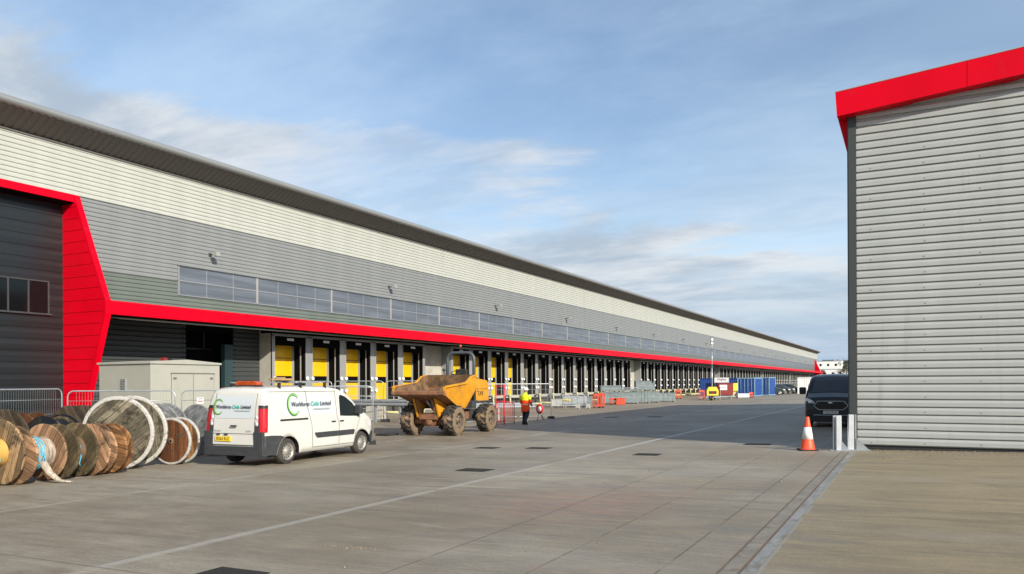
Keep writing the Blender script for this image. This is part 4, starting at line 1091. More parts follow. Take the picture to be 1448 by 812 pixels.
# local x = forward (toward the camera), y = left (toward +X world)
def tractor_wheel(x, y, sd, r=.58, w=.44):
    m = MB()
    m.lathe([(-w / 2, r * .52), (-w / 2 - .01, r * .72), (-w / 2 + .02, r * .90)], 'sidewall_mud', 36, axis='y')
    m.lathe([(w / 2, r * .52), (w / 2 + .01, r * .72), (w / 2 - .02, r * .90)], 'sidewall_mud', 36, axis='y')
    m.lathe([(-w / 2 + .02, r * .90), (-w / 2 + .06, r * .94), (w / 2 - .06, r * .94), (w / 2 - .02, r * .90)], 'tyre_mud', 36, axis='y')
    n = 17
    for k in range(n):
        for s2 in (-1, 1):
            a0 = 2 * math.pi * (k + (.5 if s2 > 0 else 0)) / n
            pr = []
            for (f, da) in ((.02, 0.), (.5, -.16), (1.0, -.24)):
                a = a0 + da * 1.0; yy = s2 * w / 2 * f * 1.0
                for rr, dd in ((r * .88, -.05), (r * .88, .05), (r * 1.0 if f < .9 else r * .96, .038), (r * 1.0 if f < .9 else r * .96, -.038)):
                    aa = a + dd; pr.append((math.cos(aa) * rr, yy, math.sin(aa) * rr))
            fs = []
            for q in (0, 1):
                for j in range(4): fs.append((q * 4 + j, q * 4 + (j + 1) % 4, q * 4 + 4 + (j + 1) % 4, q * 4 + 4 + j))
            fs += [(0, 1, 2, 3), (8, 9, 10, 11)]
            m.add(pr, fs, 'tyre_mud')
    o = m.build('wheel', du, loc=(x, y, r))
    m = MB(); s = sd
    m.lathe([(s * (w / 2 + .0), r * .53), (s * (w / 2 - .04), r * .48), (s * (w / 2 - .12), r * .44), (s * (w / 2 - .13), r * .2), (s * (w / 2 - .03), r * .17), (s * (w / 2 - .02), 0)], 'rim_mud', 28, axis='y')
    m.lathe([(-s * (w / 2 + .0), r * .53), (-s * (w / 2 - .10), r * .44), (-s * (w / 2 - .10), 0)], 'rim_mud', 28, axis='y')
    for k in range(8):
        a = k * math.pi / 4; m.lathe([(s * (w / 2 - .10), 0), (s * (w / 2 - .10), .02), (s * (w / 2 - .14), .02)], 'galv', 6, Matrix.Translation((math.cos(a) * r * .32, 0, math.sin(a) * r * .32)), axis='y')
    m.build('rim', o)
for x, y in ((0, .84), (0, -.84), (-2.55, .84), (-2.55, -.84)): tractor_wheel(x, y, 1 if y > 0 else -1)
# axles + chassis
m = MB(); m.bar((0, -.7, .55), (0, .7, .55), .2, .2, 'dump_brown'); m.box(-.22, .22, -.26, .26, .36, .74, 'dump_brown')
m.lathe([(-.16, .0), (-.16, .17), (.2, .13), (.24, 0)], 'dump_brown', 14, Matrix.Translation((.12, 0, .53))); m.build('axle', du, bevel=.02); m = MB(); m.bar((-2.55, -.7, .55), (-2.55, .7, .55), .2, .2, 'dump_brown'); m.build('axle', du)
m = MB(); m.box(-1.2, .35, -.36, .36, .62, .84, 'dump_brown'); m.box(-3.05, -1.0, -.38, .38, .55, .92, 'dump_dark'); m.box(-1.5, -1.0, -.62, .80, .50, .58, 'dump_dark'); m.box(-1.45, -.85, .50, .84, .46, .50, 'galv_dull'); m.box(-1.55, -.8, .2, .62, .5, .86, 'dump_brown'); m.build('chassis', du, bevel=.015)
# skip: front opening, sides
def skip_side(x): pass
prof = [(.95, 1.63), (.95, 1.68), (.86, 1.72), (-1.30, 2.28), (-1.42, 2.20), (-1.42, 1.62), (-.72, 1.02), (-.38, 1.02)]
Wt, Wb = 1.02, .80
# side polygon (outer), top rim wider than the keel
front_lip_b = (.98, 1.60); front_lip_t = (.98, 1.86)
sp = [(.98, 1.60), (.98, 1.86), (-.55, 2.02), (-.95, 2.26), (-1.36, 2.32), (-1.36, 1.78), (-.95, 1.05), (-.55, 1.00)]
def wy(z): return Wb + (Wt - Wb) * min(1, max(0, (z - 1.0) / .75))
m = MB(); t_ = .05
for sd in (-1, 1):
    vo = [(p_[0], sd * wy(p_[1]), p_[1]) for p_ in sp]; n = len(sp)
    vi = [(p_[0], sd * (wy(p_[1]) - t_), p_[1]) for p_ in sp]
    m.add(vo, [tuple(range(n))], 'dump_yellow'); m.add(vi, [tuple(range(n))], 'dump_mud'); m.add(vo + vi, [(i, (i + 1) % n, n + (i + 1) % n, n + i) for i in range(1, 5)], 'dump_yellow')
# floor: front slope, keel, back slope, back wall (inner + outer skins)
fl = [(.98, 1.60), (-.55, 1.00), (-.95, 1.05), (-1.36, 1.78), (-1.36, 2.32)]
for k in range(len(fl) - 1):
    a, b = fl[k], fl[k + 1]
    m.add([(a[0], -wy(a[1]), a[1]), (a[0], wy(a[1]), a[1]), (b[0], wy(b[1]), b[1]), (b[0], -wy(b[1]), b[1])], [(0, 1, 2, 3)], 'dump_brown')
    e = .05
    m.add([(a[0], -wy(a[1]) + t_, a[1] + e), (a[0], wy(a[1]) - t_, a[1] + e), (b[0] + (e if k > 1 else 0), wy(b[1]) - t_, b[1] + e * (k < 2)), (b[0] + (e if k > 1 else 0), -wy(b[1]) + t_, b[1] + e * (k < 2))], [(0, 1, 2, 3)], 'dump_mud')
m.add([(-1.36, -1.02, 2.32), (-1.36, 1.02, 2.32), (-1.31, .97, 2.32), (-1.31, -.97, 2.32)], [(0, 1, 2, 3)], 'dump_mud')
sk = m.build('skip', du, fixn=False)
m = MB(); m.box(.93, 1.02, -1.06, 1.06, 1.52, 1.66, 'dump_brown'); m.box(.96, 1.06, -1.05, 1.05, 1.56, 1.70, 'dump_brown'); m.build('front_lip', sk, bevel=.02)
for sd in (-1, 1):
    m = MB(); m.bar((.98, sd * (Wt + .01), 1.85), (-.55, sd * (Wt + .01), 2.0), .06, .07, 'dump_yellow'); m.bar((-.55, sd * (Wt + .01), 2.0), (-.95, sd * (Wt + .01), 2.24), .06, .07, 'dump_yellow'); m.bar((-.95, sd * (Wt + .01), 2.24), (-1.36, sd * (Wt + .01), 2.3), .06, .07, 'dump_yellow')
    m.bar((.95, sd * 1.0, 1.6), (.95, sd * 1.0, 1.86), .08, .08, 'dump_yellow'); m.build('rim_rail', sk)
# skip support arms
for sd in (-1, 1):
    m = MB(); m.prism([(.20, .70), (.34, .70), (.62, 1.42), (.40, 1.36), (-.2, 1.12)], sd * .42 - .03, sd * .42 + .03, 'dump_yellow'); m.bar((.22, sd * .30, .6), (.6, sd * .30, 1.40), .07, .07, 'dump_brown'); m.build('support_arm', du)
m = MB(); m.tube([(-.3, 0, .8), (.42, 0, 1.32)], .05, 'galv_dull', 10); m.build('hydraulic_ram', du)
# mudguards, rear body, seat, wheel, hoop
m = MB(); m.box(-3.10, -1.72, -.80, .80, 1.22, 1.27, 'dump_dark'); m.box(-1.80, -1.50, -.80, .80, 1.0, 1.25, 'dump_dark'); m.build('mudguard', du, bevel=.02)
m = MB(); m.prism([(-3.22, 1.27), (-3.22, 1.95), (-3.05, 2.10), (-2.18, 2.18), (-2.18, 1.27)], -.52, .60, 'dump_yellow'); m.box(-3.228, -2.2, .60, .606, 1.74, 1.755, 'ink'); 
eb = m.build('engine_cover', du, bevel=.03)
text('cover_decal', 'TA9', .27, 'ink', eb, face((-2.50, .608, 1.56), (-1, 0, 0), (0, 0, 1)), .002)
m = MB(); m.box(-3.24, -3.22, -.3, .3, 1.35, 1.8, 'ink'); m.build('radiator_grille', du)
m = MB(); m.box(-2.02, -1.62, -.24, .24, 1.55, 1.66, 'ink'); m.box(-2.22, -2.08, -.24, .24, 1.62, 2.56, 'ink'); m.box(-2.0, -1.6, -.2, .2, 1.2, 1.56, 'dump_dark'); m.build('seat', du, bevel=.04)
m = MB()
ring = [(-1.42 + .07 * math.cos(a) , .2 * math.cos(a), 2.30 + .19 * math.sin(a) * .5) for a in [2 * math.pi * k / 20 for k in range(21)]]
ring = [(-1.72 + .17 * math.sin(a), .2 * math.cos(a), 2.42 - .08 * math.sin(a)) for a in [2 * math.pi * k / 20 for k in range(21)]]
m.tube(ring, .016, 'ink', 6); m.tube([(-1.72, 0, 2.33), (-1.6, 0, 1.3)], .03, 'ink', 8); m.bar((-1.72, -.2, 2.33), (-1.72, .2, 2.33), .02, .02, 'ink'); m.build('steering_wheel', du)
m = MB(); m.box(-1.66, -1.46, -.45, .45, 1.3, 2.1, 'dump_dark'); m.tube([(-1.56, -.38, 2.0), (-1.55, -.42, 2.50)], .02, 'ink', 6); m.lathe([(-.05, 0), (-.05, .05), (.05, .05), (.05, 0)], 'ink', 12, Matrix.Translation((-1.55, -.42, 2.52)), axis='z'); m.build('dashboard', du)
m = MB(); hp = []; hw = .56; ht = 3.22; c_ = .28
hp = [(-2.08, -hw, 1.2), (-2.08, -hw, ht - c_)] + [(-2.08, -hw + c_ - c_ * math.cos(R(15 * k)), ht - c_ + c_ * math.sin(R(15 * k))) for k in range(1, 7)] + [(-2.08, hw - c_ + c_ * math.sin(R(15 * k)), ht - c_ + c_ * math.cos(R(15 * k))) for k in range(0, 7)] + [(-2.08, hw, 1.2)]
m.tube(hp, .062, 'rops', 12); m.box(-2.2, -1.95, hw - .09, hw + .09, 1.18, 1.30, 'rops'); m.box(-2.2, -1.95, -hw - .09, -hw + .09, 1.18, 1.30, 'rops'); m.bar((-2.08, hw, 1.3), (-1.9, hw + .02, 2.3), .03, .03, 'rops'); m.build('roll_hoop', du)
m = MB(); m.lathe([(0, 0), (0, .05), (.10, .045), (.12, 0)], 'amber', 14, Matrix.Translation((-2.08, 0, ht + .22)), axis='z'); m.bar((-2.08, 0, ht), (-2.08, 0, ht + .22), .03, .03, 'ink'); m.build('beacon', du)
du.scale = (1.12, 1.12, 1.03)
for o in du.children:
    if o.name.startswith('wheel'): o.scale = (.93, 1, 1)
# flat black slab left of the dumper front wheel
m = MB(); m.box(-.3, .3, -.35, .35, 0, .08, 'rubber'); o = m.build('black_slab', loc=(-18.6, 25.3, -.27)); tag(o, 'flat black slab lying left of the dumper front wheel', 'rubber foot')

# ------------------------------------------------------------------ worker
def person():
    t = thing('person', (-17.0, 34.5, gz(-17.)), R(-80), 'person in white helmet and yellow-orange high-visibility jacket walking away beside the red gate', 'person')
    # local: faces +x is forward ; we want facing away (+Y): rotate 90+...
    t.rotation_euler = (0, 0, R(78))
    J = {'pel': (0, 0, .95, .15), 'sp1': (0, 0, 1.10, .155), 'sp2': (.01, 0, 1.28, .17), 'ch': (.02, 0, 1.42, .16), 'nk': (.03, 0, 1.53, .065), 'hd': (.05, 0, 1.62, .085), 'tp': (.06, 0, 1.74, .08)}
    def skin(name, pts, edges, rad, m_, lv=2, root=0):
        me = bpy.data.meshes.new(name); me.from_pydata(pts, edges, []); o = bpy.data.objects.new(name, me); col.objects.link(o)
        md = o.modifiers.new('skin', 'SKIN'); md.use_smooth_shade = True
        for v, r in zip(me.skin_vertices[0].data, rad): v.radius = r if isinstance(r, tuple) else (r, r)
        me.skin_vertices[0].data[root].use_root = True
        s = o.modifiers.new('sub', 'SUBSURF'); s.levels = lv; s.render_levels = lv
        me.materials.append(MATS[m_]); o.parent = t; return o
    # whole body: trousers/skin tone
    pts = [(0, 0, .96), (0, 0, 1.15), (.01, 0, 1.38), (.02, 0, 1.50), (.035, 0, 1.60), (.045, 0, 1.70),
           (.0, .11, .90), (.10, .14, .50), (.06, .15, .09), (.18, .16, .035),      # left leg (stance)
           (.0, -.11, .90), (-.02, -.15, .52), (-.26, -.17, .16), (-.18, -.18, .06),  # right leg, heel lifting
           (.01, .19, 1.43), (.0, .27, 1.17), (.12, .24, .98), (.19, .21, .95),
           (.01, -.19, 1.43), (-.02, -.28, 1.17), (.10, -.26, .98), (.17, -.24, .95)]
    ed = [(0, 1), (1, 2), (2, 3), (3, 4), (4, 5), (0, 6), (6, 7), (7, 8), (8, 9), (0, 10), (10, 11), (11, 12), (12, 13), (2, 14), (14, 15), (15, 16), (16, 17), (2, 18), (18, 19), (19, 20), (20, 21)]
    rd = [.12, .10, .09, .055, .05, .05, .125, .10, .078, .05, .125, .10, .078, .05, .06, .05, .036, .03, .06, .05, .036, .03]
    body = skin('body', pts, ed, rd, 'navy_cloth')
    # jacket
    jp = [(0, 0, .93), (0, 0, 1.10), (.01, 0, 1.24)]; 
    SX = Matrix.Diagonal((.72, 1, 1, 1))
    m = MB(); m.lathe([(.62, .10), (.62, .225), (.66, .235), (.80, .235), (.95, .228), (1.05, .222), (1.12, .235), (1.19, .245)], 'hivis_orange', 28, SX, axis='z'); m.build('jacket_lower', t)
    m = MB(); m.lathe([(1.19, .247), (1.26, .25), (1.34, .25), (1.40, .235), (1.45, .19), (1.49, .12), (1.52, .085), (1.57, .08), (1.575, .05)], 'hivis_yellow', 28, SX, axis='z'); m.build('jacket_upper', t)
    for s_ in (1, -1): skin('jacket_shoulder', [(.01, s_ * .15, 1.41), (.01, s_ * .235, 1.37), (.0, s_ * .30, 1.20)], [(0, 1), (1, 2)], [.085, .09, .08], 'hivis_yellow')
    for s in (1, -1):
        skin('sleeve', [(.0, s * .30, 1.21), (.03, s * .31, 1.10), (.12, s * .265, .99)], [(0, 1), (1, 2)], [.085, .075, .058], 'hivis_orange')
    def ringband(z, a, b, nm):
        m = MB(); vs = []
        for k in range(24):
            q = 2 * math.pi * k / 24
            for zz in (z - .022, z + .022): vs.append((a * math.cos(q) + .005, b * math.sin(q), zz))
        m.add(vs, [(2 * k, 2 * ((k + 1) % 24), 2 * ((k + 1) % 24) + 1, 2 * k + 1) for k in range(24)], 'reflective', True); m.build(nm, t, fixn=False)
    ringband(.98, .168, .232, 'reflective_band')
    m = MB()
    hd = Matrix.Translation((.05, 0, 1.665))
    n = 14
    prof = [(.11 * math.sin(math.pi * k / n - math.pi / 2) , .078 * math.cos(math.pi * k / n - math.pi / 2) + .001) for k in range(n + 1)]
    m.lathe(prof, 'skin', 20, hd, axis='z'); 
    for s in (-1, 1): m.lathe([(-.02, 0), (-.018, .022), (.0, .03), (.018, .022), (.02, 0)], 'skin', 10, Matrix.Translation((.045, s * .08, 1.65)), axis='y')
    m.lathe([(-.01, 0), (0, .012), (.02, .004)], 'skin', 8, Matrix.Translation((.13, 0, 1.655)))
    m.build('head', t)
    m = MB(); m.lathe([(0, .112), (.004, .108), (.03, .104), (.07, .092), (.105, .06), (.12, 0)], 'helmet', 24, Matrix.Translation((.05, 0, 1.695)) @ Matrix.Scale(1.15, 4), axis='z')
    m.prism([(.12, -.07), (.20, -.04), (.20, .04), (.12, .07)], 1.70, 1.712, 'helmet', axis='z'); m.box(.045, .055, -.01, .01, 1.8, 1.82, 'helmet'); m.build('helmet', t)
    # hands
    for s in (1, -1):
        m = MB(); hx, hy, hz = .17, s * .235, .955
        m.tube([(.13, s * .245, .985), (hx + .01, hy, hz), (hx + .05, hy - s * .005, hz - .015)], .03, 'skin', 8, rads=[.026, .036, .034])
        for k in range(4):
            f = hy + (k - 1.5) * .018
            m.tube([(hx + .05, f, hz - .015), (hx + .085, f, hz - .02), (hx + .09, f - s * .005, hz - .05), (hx + .07, f - s * .01, hz - .065 - .004 * (k in (1, 2)))], .0085, 'skin', 6)
        m.tube([(hx + .01, hy - s * .03, hz), (hx + .045, hy - s * .052, hz + .005), (hx + .07, hy - s * .045, hz - .01)], .01, 'skin', 6)
        m.build('hand', t)
    for (x, y, z, p) in ((.10, .155, .0, 0), (-.24, -.175, .05, .5)):
        m = MB(); m.prism([(-.11, 0), (.16, 0), (.18, .04), (.13, .08), (.02, .11), (-.02, .17), (-.10, .17), (-.12, .05)], -.05, .05, 'boot')
        o = m.build('boot', t, loc=(x, y, z), bevel=.015); o.rotation_euler = (0, p, 0)
person()

# ------------------------------------------------------------------ yard stock, mid distance
def crowd_barrier(x, y, a, label):
    t = thing('crowd_barrier', (x, y, -.27), a, label, 'barrier', 'low steel pedestrian barriers in the dock yard')
    m = MB(); m.tube([(0, 0, 0), (0, 0, 1.0), (.1, 0, 1.1), (2.2, 0, 1.1), (2.3, 0, 1.0), (2.3, 0, 0)], .022, 'galv_light', 6); m.tube([(0, 0, .22), (2.3, 0, .22)], .018, 'galv_light', 6); m.build('frame', t)
    m = MB(); xx = .12
    while xx < 2.25: m.bar((xx, 0, .22), (xx, 0, 1.1), .016, .016, 'galv'); xx += .12
    m.build('bars', t, fixn=False)
    for xx in (.25, 2.05):
        m = MB(); m.bar((xx, -.3, .02), (xx, .3, .02), .05, .03, 'galv_dull'); m.bar((xx, 0, .02), (xx, 0, .22), .03, .03, 'galv_dull'); m.build('foot', t)
def P2(u, D):
    r = (u - 724) / 1105.; fx, fy = -.4572, .8894; rx, ry = .8894, .4572
    return D * (fx + r * rx), D * (fy + r * ry)
# (helper above only turns a bearing and a distance into plan coordinates)
for i, (u, D, lb) in enumerate(((783, 62, 'low steel barrier nearest the worker fence panel'), (806, 63, 'low steel barrier in front of the grey crates with a yellow bag on it'), (829, 64, 'low steel barrier beside the orange plastic barrier stack'))):
    x, y = P2(u, D); crowd_barrier(x - 1, y - .5, R(27), lb)
def crate(name, x, y, sx, sy, sz, m_, label, cat, rz=R(27), z=-.27, grp=None, ribs_=0):
    t = thing(name, (x, y, z), rz, label, cat, grp)
    m = MB(); m.box(-sx / 2, sx / 2, -sy / 2, sy / 2, .08, sz, m_); m.box(-sx / 2 + .1, sx / 2 - .1, -sy / 2 - .006, sy / 2 + .006, sz * .52, sz * .55, 'ink_soft')
    m.build('body', t, bevel=.02)
    m = MB(); m.box(-sx / 2 - .03, sx / 2 + .03, -sy / 2 - .03, sy / 2 + .03, sz - .07, sz, m_)
    for k in range(ribs_): xx = -sx / 2 + sx * (k + .5) / ribs_; m.box(xx - .03, xx + .03, -sy / 2 - .03, sy / 2 + .03, .08, sz - .07, m_)
    m.build('rim', t)
    m = MB(); m.box(-sx / 2, -sx / 2 + .12, -sy / 2, sy / 2, 0, .08, 'timber'); m.box(sx / 2 - .12, sx / 2, -sy / 2, sy / 2, 0, .08, 'timber'); m.build('skid', t)
    return t
GS = 'grey steel boxes stacked in front of the bays'
x, y = P2(812, 66); crate('steel_box', x, y, 2.0, 1.2, .95, 'galv_dull', 'pale grey crate behind the low steel barriers', 'steel box', grp=GS, ribs_=4)
x, y = P2(828, 66.5); crate('steel_box', x, y, 1.0, 1.2, .9, 'steel_box', 'small grey crate next to the orange barrier stack', 'steel box', grp=GS)
x, y = P2(790, 66); crate('pallet_stack', x, y, 1.3, 1.1, .7, 'plastic_pale', 'low pale pallet load behind the first low barrier', 'pallet stack')
x, y = P2(797, 63.5); m = MB(); m.lathe([(0, 0), (.02, .3), (.16, .36), (.3, .2), (.33, 0)], 'machine_yellow', 10, axis='z'); o = m.build('yellow_bag', loc=(x, y + .6, .25)); o.scale = (1.3, .7, .6); tag(o, 'small bright yellow bag lying by the low steel barriers', 'bag')
bx = [(863, 74, 2.0, 1.2, 1.15, 'grey steel box at the left end of the row, a second box on it', 3), (886, 76, 2.1, 1.2, 1.15, 'grey steel box behind the orange plastic barrier', 0), (906, 77.5, 1.6, 1.2, 1.2, 'ribbed grey steel box in the middle of the row', 5), (922, 80, 1.3, 1.2, 1.15, 'narrow grey steel box right of the middle of the row', 0), (940, 82.5, 2.0, 1.2, .95, 'low grey steel box at the right end of the row', 4)]
for u, D, sx, sy, sz, lb, rb_ in bx:
    x, y = P2(u, D); crate('steel_box', x, y, sx, sy, sz, 'steel_box', lb, 'steel box', grp=GS, ribs_=rb_)
up = [(863, 74, 1.9, 1.1, .62, 1.15, 'grey steel box lying on the leftmost box of the row'), (885, 76, 2.3, 1.1, .25, 1.15, 'flat grey steel tray on the second box of the row'), (909, 79.5, 1.6, 1.1, 1.0, 1.2, 'tall grey steel box on top of the middle of the row'), (918, 81, 1.0, 1.0, .85, 1.15, 'small grey steel box on top beside the tallest one')]
for u, D, sx, sy, sz, dz, lb in up:
    x, y = P2(u, D); crate('steel_box', x, y, sx, sy, sz, 'steel_box', lb, 'steel box', z=-.27 + dz, grp=GS)
m = MB()
for k in range(5): m.bar((0, .12 * k, .04 + .03 * (k % 2)), (2.6, .12 * k + .1, .10), .10, .05, 'galv_dull')
x, y = P2(885, 75.5); o = m.build('steel_profiles', loc=(x - 1.2, y - .6, -.27 + 1.43)); o.rotation_euler = (0, 0, R(27)); tag(o, 'loose grey steel profiles lying on the flat tray of the box row', 'steel profiles')
# orange plastic barriers
def plastic_barrier(x, y, a, label, w=1.1, h=1.0, m_='plastic_orange', z=-.27):
    t = thing('plastic_barrier', (x, y, z), a, label, 'barrier', 'orange plastic barriers in the dock yard')
    m = MB(); m.box(0, w, -.03, .03, .12, .22, m_); m.box(0, w, -.03, .03, h - .22, h, m_); m.box(0, .07, -.03, .03, .1, h, m_); m.box(w - .07, w, -.03, .03, .1, h, m_)
    for k in range(1, 6): m.box(w * k / 6 - .015, w * k / 6 + .015, -.02, .02, .2, h - .2, m_)
    m.build('panel', t)
    for xx in (.15, w - .15): m = MB(); m.box(xx - .05, xx + .05, -.22, .22, 0, .11, 'rubber'); m.build('foot', t)
    return t
x, y = P2(838, 63); plastic_barrier(x, y, R(25), 'orange red plastic barrier standing left of the grey box row, nearest one', .75, 1.15)
x, y = P2(845, 63.6); plastic_barrier(x, y, R(35), 'orange red plastic barrier leaning behind its neighbour left of the box row', .6, 1.2)
x, y = P2(862, 72); plastic_barrier(x, y, R(27), 'orange plastic barrier in front of the second grey steel box', 1.2, .62)
x, y = P2(877, 72); t = thing('orange_box', (x, y, -.27), R(27), 'solid orange plastic box in front of the grey steel boxes', 'box')
m = MB(); m.prism([(-.45, 0), (.45, 0), (.40, .55), (-.40, .55)], -.3, .3, 'plastic_orange'); m.build('shell', t, bevel=.04)
m = MB(); m.box(-.47, .47, -.32, .32, .55, .62, 'plastic_orange'); m.build('lid', t, bevel=.02)
for u, D, lb in ((988, 92, 'orange plastic barrier standing left of the blue container'), (956, 96, 'orange plastic barrier among the yellow wheel guides')):
    x, y = P2(u, D); plastic_barrier(x, y, R(30), lb, .7, 1.1)
for u, D, lb in ((817, 62, 'small white block at the foot of the low barriers'), (831.5, 62.3, 'small white block near the orange plastic barrier')):
    x, y = P2(u, D); block(x, y, .35, .3, .35, lb, 'plastic_pale', 'white_block', 'block', grp='small white blocks under the barriers')

# lighting tower
x, y = P2(1007, 87)
t = thing('lighting_tower', (x, y, -.27), R(20), 'yellow mobile lighting tower with tall mast beside the blue container', 'lighting tower')
m = MB(); m.prism([(-.62, .55), (-.62, 1.1), (-.42, 1.5), (.42, 1.5), (.62, 1.1), (.62, .55)], -.5, .5, 'machine_yellow'); m.box(-.42, .42, -.512, -.5, .72, 1.05, 'ink'); m.box(-.12, .12, -.52, -.51, .8, .98, 'lamp_red'); m.build('engine_cowl', t, bevel=.05)
m = MB(); m.box(-.75, .75, -.5, .5, .3, .45, 'galv_dull'); m.bar((-.9, 0, .3), (-1.4, 0, .3), .08, .08, 'galv_dull'); m.bar((0, -.5, .35), (0, -1.0, .02), .06, .06, 'galv_dull'); m.build('trailer_frame', t)
for sx in (-.78, .78): m = MB(); m.lathe([(-.08, .15), (-.08, .28), (.08, .28), (.08, .15)], 'tyre', 20, Matrix.Translation((sx * .2, .55 if sx > 0 else -.55, .28)), axis='y'); m.build('wheel', t)
m = MB(); m.tube([(0, 0, 1.4), (0, 0, 3.6)], .075, 'galv_light', 8); m.tube([(0, 0, 3.6), (0, 0, 5.4)], .055, 'galv_light', 8); m.tube([(0, 0, 5.4), (0, 0, 6.5)], .035, 'galv_light', 8); m.build('mast', t)
for dz in (6.35, 6.75):
    m = MB(); m.box(-.16, .16, -.10, .10, -.15, .15, 'ink'); m.lathe([(-.14, 0), (-.12, .14), (-.09, .15)], 'headlamp', 14, axis='y'); m.build('lamp_head', t, loc=(0, 0, dz), bevel=.02)
# dark red plant machine with yellow chute
x, y = P2(1028, 92)
t = thing('plant_machine', (x, y, -.27), R(22), 'dark red plant machine with a yellow chute in front of the blue container', 'machine')
m = MB(); m.box(-1.1, .6, -.6, .6, .5, 1.9, 'machine_red'); m.box(-1.15, .65, -.65, .65, 1.84, 1.92, 'machine_red'); m.build('body', t, bevel=.03)
m = MB(); m.box(-.95, -.1, -.62, -.605, 1.1, 1.7, 'cabin_white'); m.box(-.9, -.15, -.63, -.62, 1.36, 1.42, 'cabin_red'); m.build('side_plate', t)
m = MB(); m.box(.62, 1.15, -.5, .5, 1.0, 1.9, 'machine_yellow'); m.prism([(.62, 1.0), (1.12, 1.0), (.6, .2), (.1, .2)], -.35, .35, 'guide_yellow'); m.build('chute', t, bevel=.02)
m = MB(); m.box(-1.2, .9, -.55, -.45, .3, .42, 'galv_dull'); m.box(-1.2, .9, .45, .55, .3, .42, 'galv_dull')
for xx in (-.9, .4): m.bar((xx, -.5, .4), (xx, -.5, .0), .06, .06, 'galv_dull'); m.bar((xx, .5, .4), (xx, .5, .0), .06, .06, 'galv_dull')
m.build('frame', t)
m = MB(); m.bar((-.9, -.66, .1), (-.9, -.66, 1.5), .05, .05, 'plastic_pale'); m.build('upright', t)

# containers
def container(x, y, rz, L_, W, H, m_, label, name='shipping_container', grp='blue shipping containers', edge=None):
    t = thing(name, (x, y, -.27), rz, label, 'container', grp); e = edge or m_
    def corr(a0, a1):
        pts = []; a = a0
        while a < a1 - .3: pts += [(a, 0), (a + .07, .036), (a + .14, .036), (a + .21, 0)]; a += .28
        pts.append((a1, 0)); return pts
    m = MB()
    for s, (yy) in ((1, 0.05), (-1, W - .05)):
        m.add([(p_[0], yy + s * p_[1], z) for z in (.12, H - .08) for p_ in corr(.1, L_ - .1)], [(i, i + 1, len(corr(.1, L_ - .1)) + i + 1, len(corr(.1, L_ - .1)) + i) for i in range(len(corr(.1, L_ - .1)) - 1)], m_)
    for s, xx in ((1, .05), (-1, L_ - .05)):
        cc = corr(.1, W - .1); m.add([(xx + s * p_[1], p_[0], z) for z in (.12, H - .08) for p_ in cc], [(i, i + 1, len(cc) + i + 1, len(cc) + i) for i in range(len(cc) - 1)], m_)
    m.box(.02, L_ - .02, .02, W - .02, H - .06, H - .02, m_); m.box(.02, L_ - .02, .02, W - .02, .06, .12, m_); m.build('shell', t, fixn=False)
    m = MB()
    for xx in (0, L_ - .12):
        for yy in (0, W - .12): m.box(xx, xx + .12, yy, yy + .12, 0, H, e)
    for z in (0, H - .1):
        for yy in (0, W - .08): m.box(.12, L_ - .12, yy, yy + .08, z, z + .1, e)
        for xx in (0, L_ - .08): m.box(xx, xx + .08, .12, W - .12, z, z + .1, e)
    m.build('frame', t)
    m = MB()
    for k in range(4): yy = W * (.2 + .2 * k); m.tube([(-.03, yy, .1), (-.03, yy, H - .1)], .025, 'container_pale', 6)
    m.build('door_bars', t)
    return t
container(-28.6, 117.6, 0, 6.1, 2.44, 2.6, 'container_blue', 'long blue container seen side-on behind the plant machine')
cB = container(-20.0, 114.2, R(90), 6.1, 2.44, 2.6, 'container_blue', 'blue container with pale door bars, nearest of the end-on pair', edge='container_pale')
container(-19.2, 121.6, R(90), 6.1, 2.44, 2.7, 'container_blue', 'blue container standing end-on behind its neighbour, closest to the parked cars', edge='container_pale')
# white sign board with a dark word, on the long container
t = thing('sign_board', (-26.3, 116.9, -.27), 0, 'white sign board with a dark word on the blue container', 'sign')
m = MB(); m.box(0, 2.1, -.03, 0, 1.95, 2.68, 'white_board'); m.build('board', t)
m = MB(); m.bar((.1, .03, 0), (.1, .03, 2.6), .05, .05, 'galv_dull'); m.bar((2.0, .03, 0), (2.0, .03, 2.6), .05, .05, 'galv_dull'); m.build('post', t)
text('word', 'Hughes', .42, 'ink_grey', t, face((1.08, -.04, 2.42), (1, 0, 0), (0, 0, 1)), .004)
# pale pallet by the containers
x, y = P2(1050, 100); crate('pallet_load', x, y, 1.4, 1.0, .55, 'cabin_white', 'low white wrapped load on a pallet before the blue container', 'pallet load')
x, y = P2(1059, 101); plastic_barrier(x, y, R(40), 'dark orange plastic barrier at the corner of the blue container', .6, .7)
# white container behind the black van
container(-17.4, 139.0, R(4), 6.4, 2.44, 2.75, 'container_white', 'white ribbed container beyond the parked cars', grp='white containers', name='shipping_container')

# far cabins and trees
cb = thing('cabin_block', (-45, 392, -.27), 0, 'white three-storey stack of site cabins beyond the warehouse end', 'site cabins')
for k, (x0, x1) in enumerate(((0, 17.5), (0, 17.5), (4.6, 15.3))):
    z0 = 4.0 * k - .2; z1 = z0 + 3.7
    m = MB(); m.box(x0, x1, 0, 8, z0, z1, 'cabin_white'); m.box(x0, x1, -.03, 0, z1 - .15, z1 + .25, 'cabin_red' if k == 0 else 'ink_soft'); m.build('storey', cb)
    x = x0 + 1.2
    while x < x1 - 1: m = MB(); m.box(x, x + .9, -.06, .02, z0 + 1.4, z0 + 2.4, 'glass_dark'); m.build('window', cb); x += 3.3
m = MB(); m.box(4.4, 15.5, -.2, 8.2, 11.5, 11.7, 'ink_soft'); m.build('roof', cb)
m = MB(); m.bar((7, 0, 11.9), (12, 0, 11.9), .25, .3, 'ink'); 
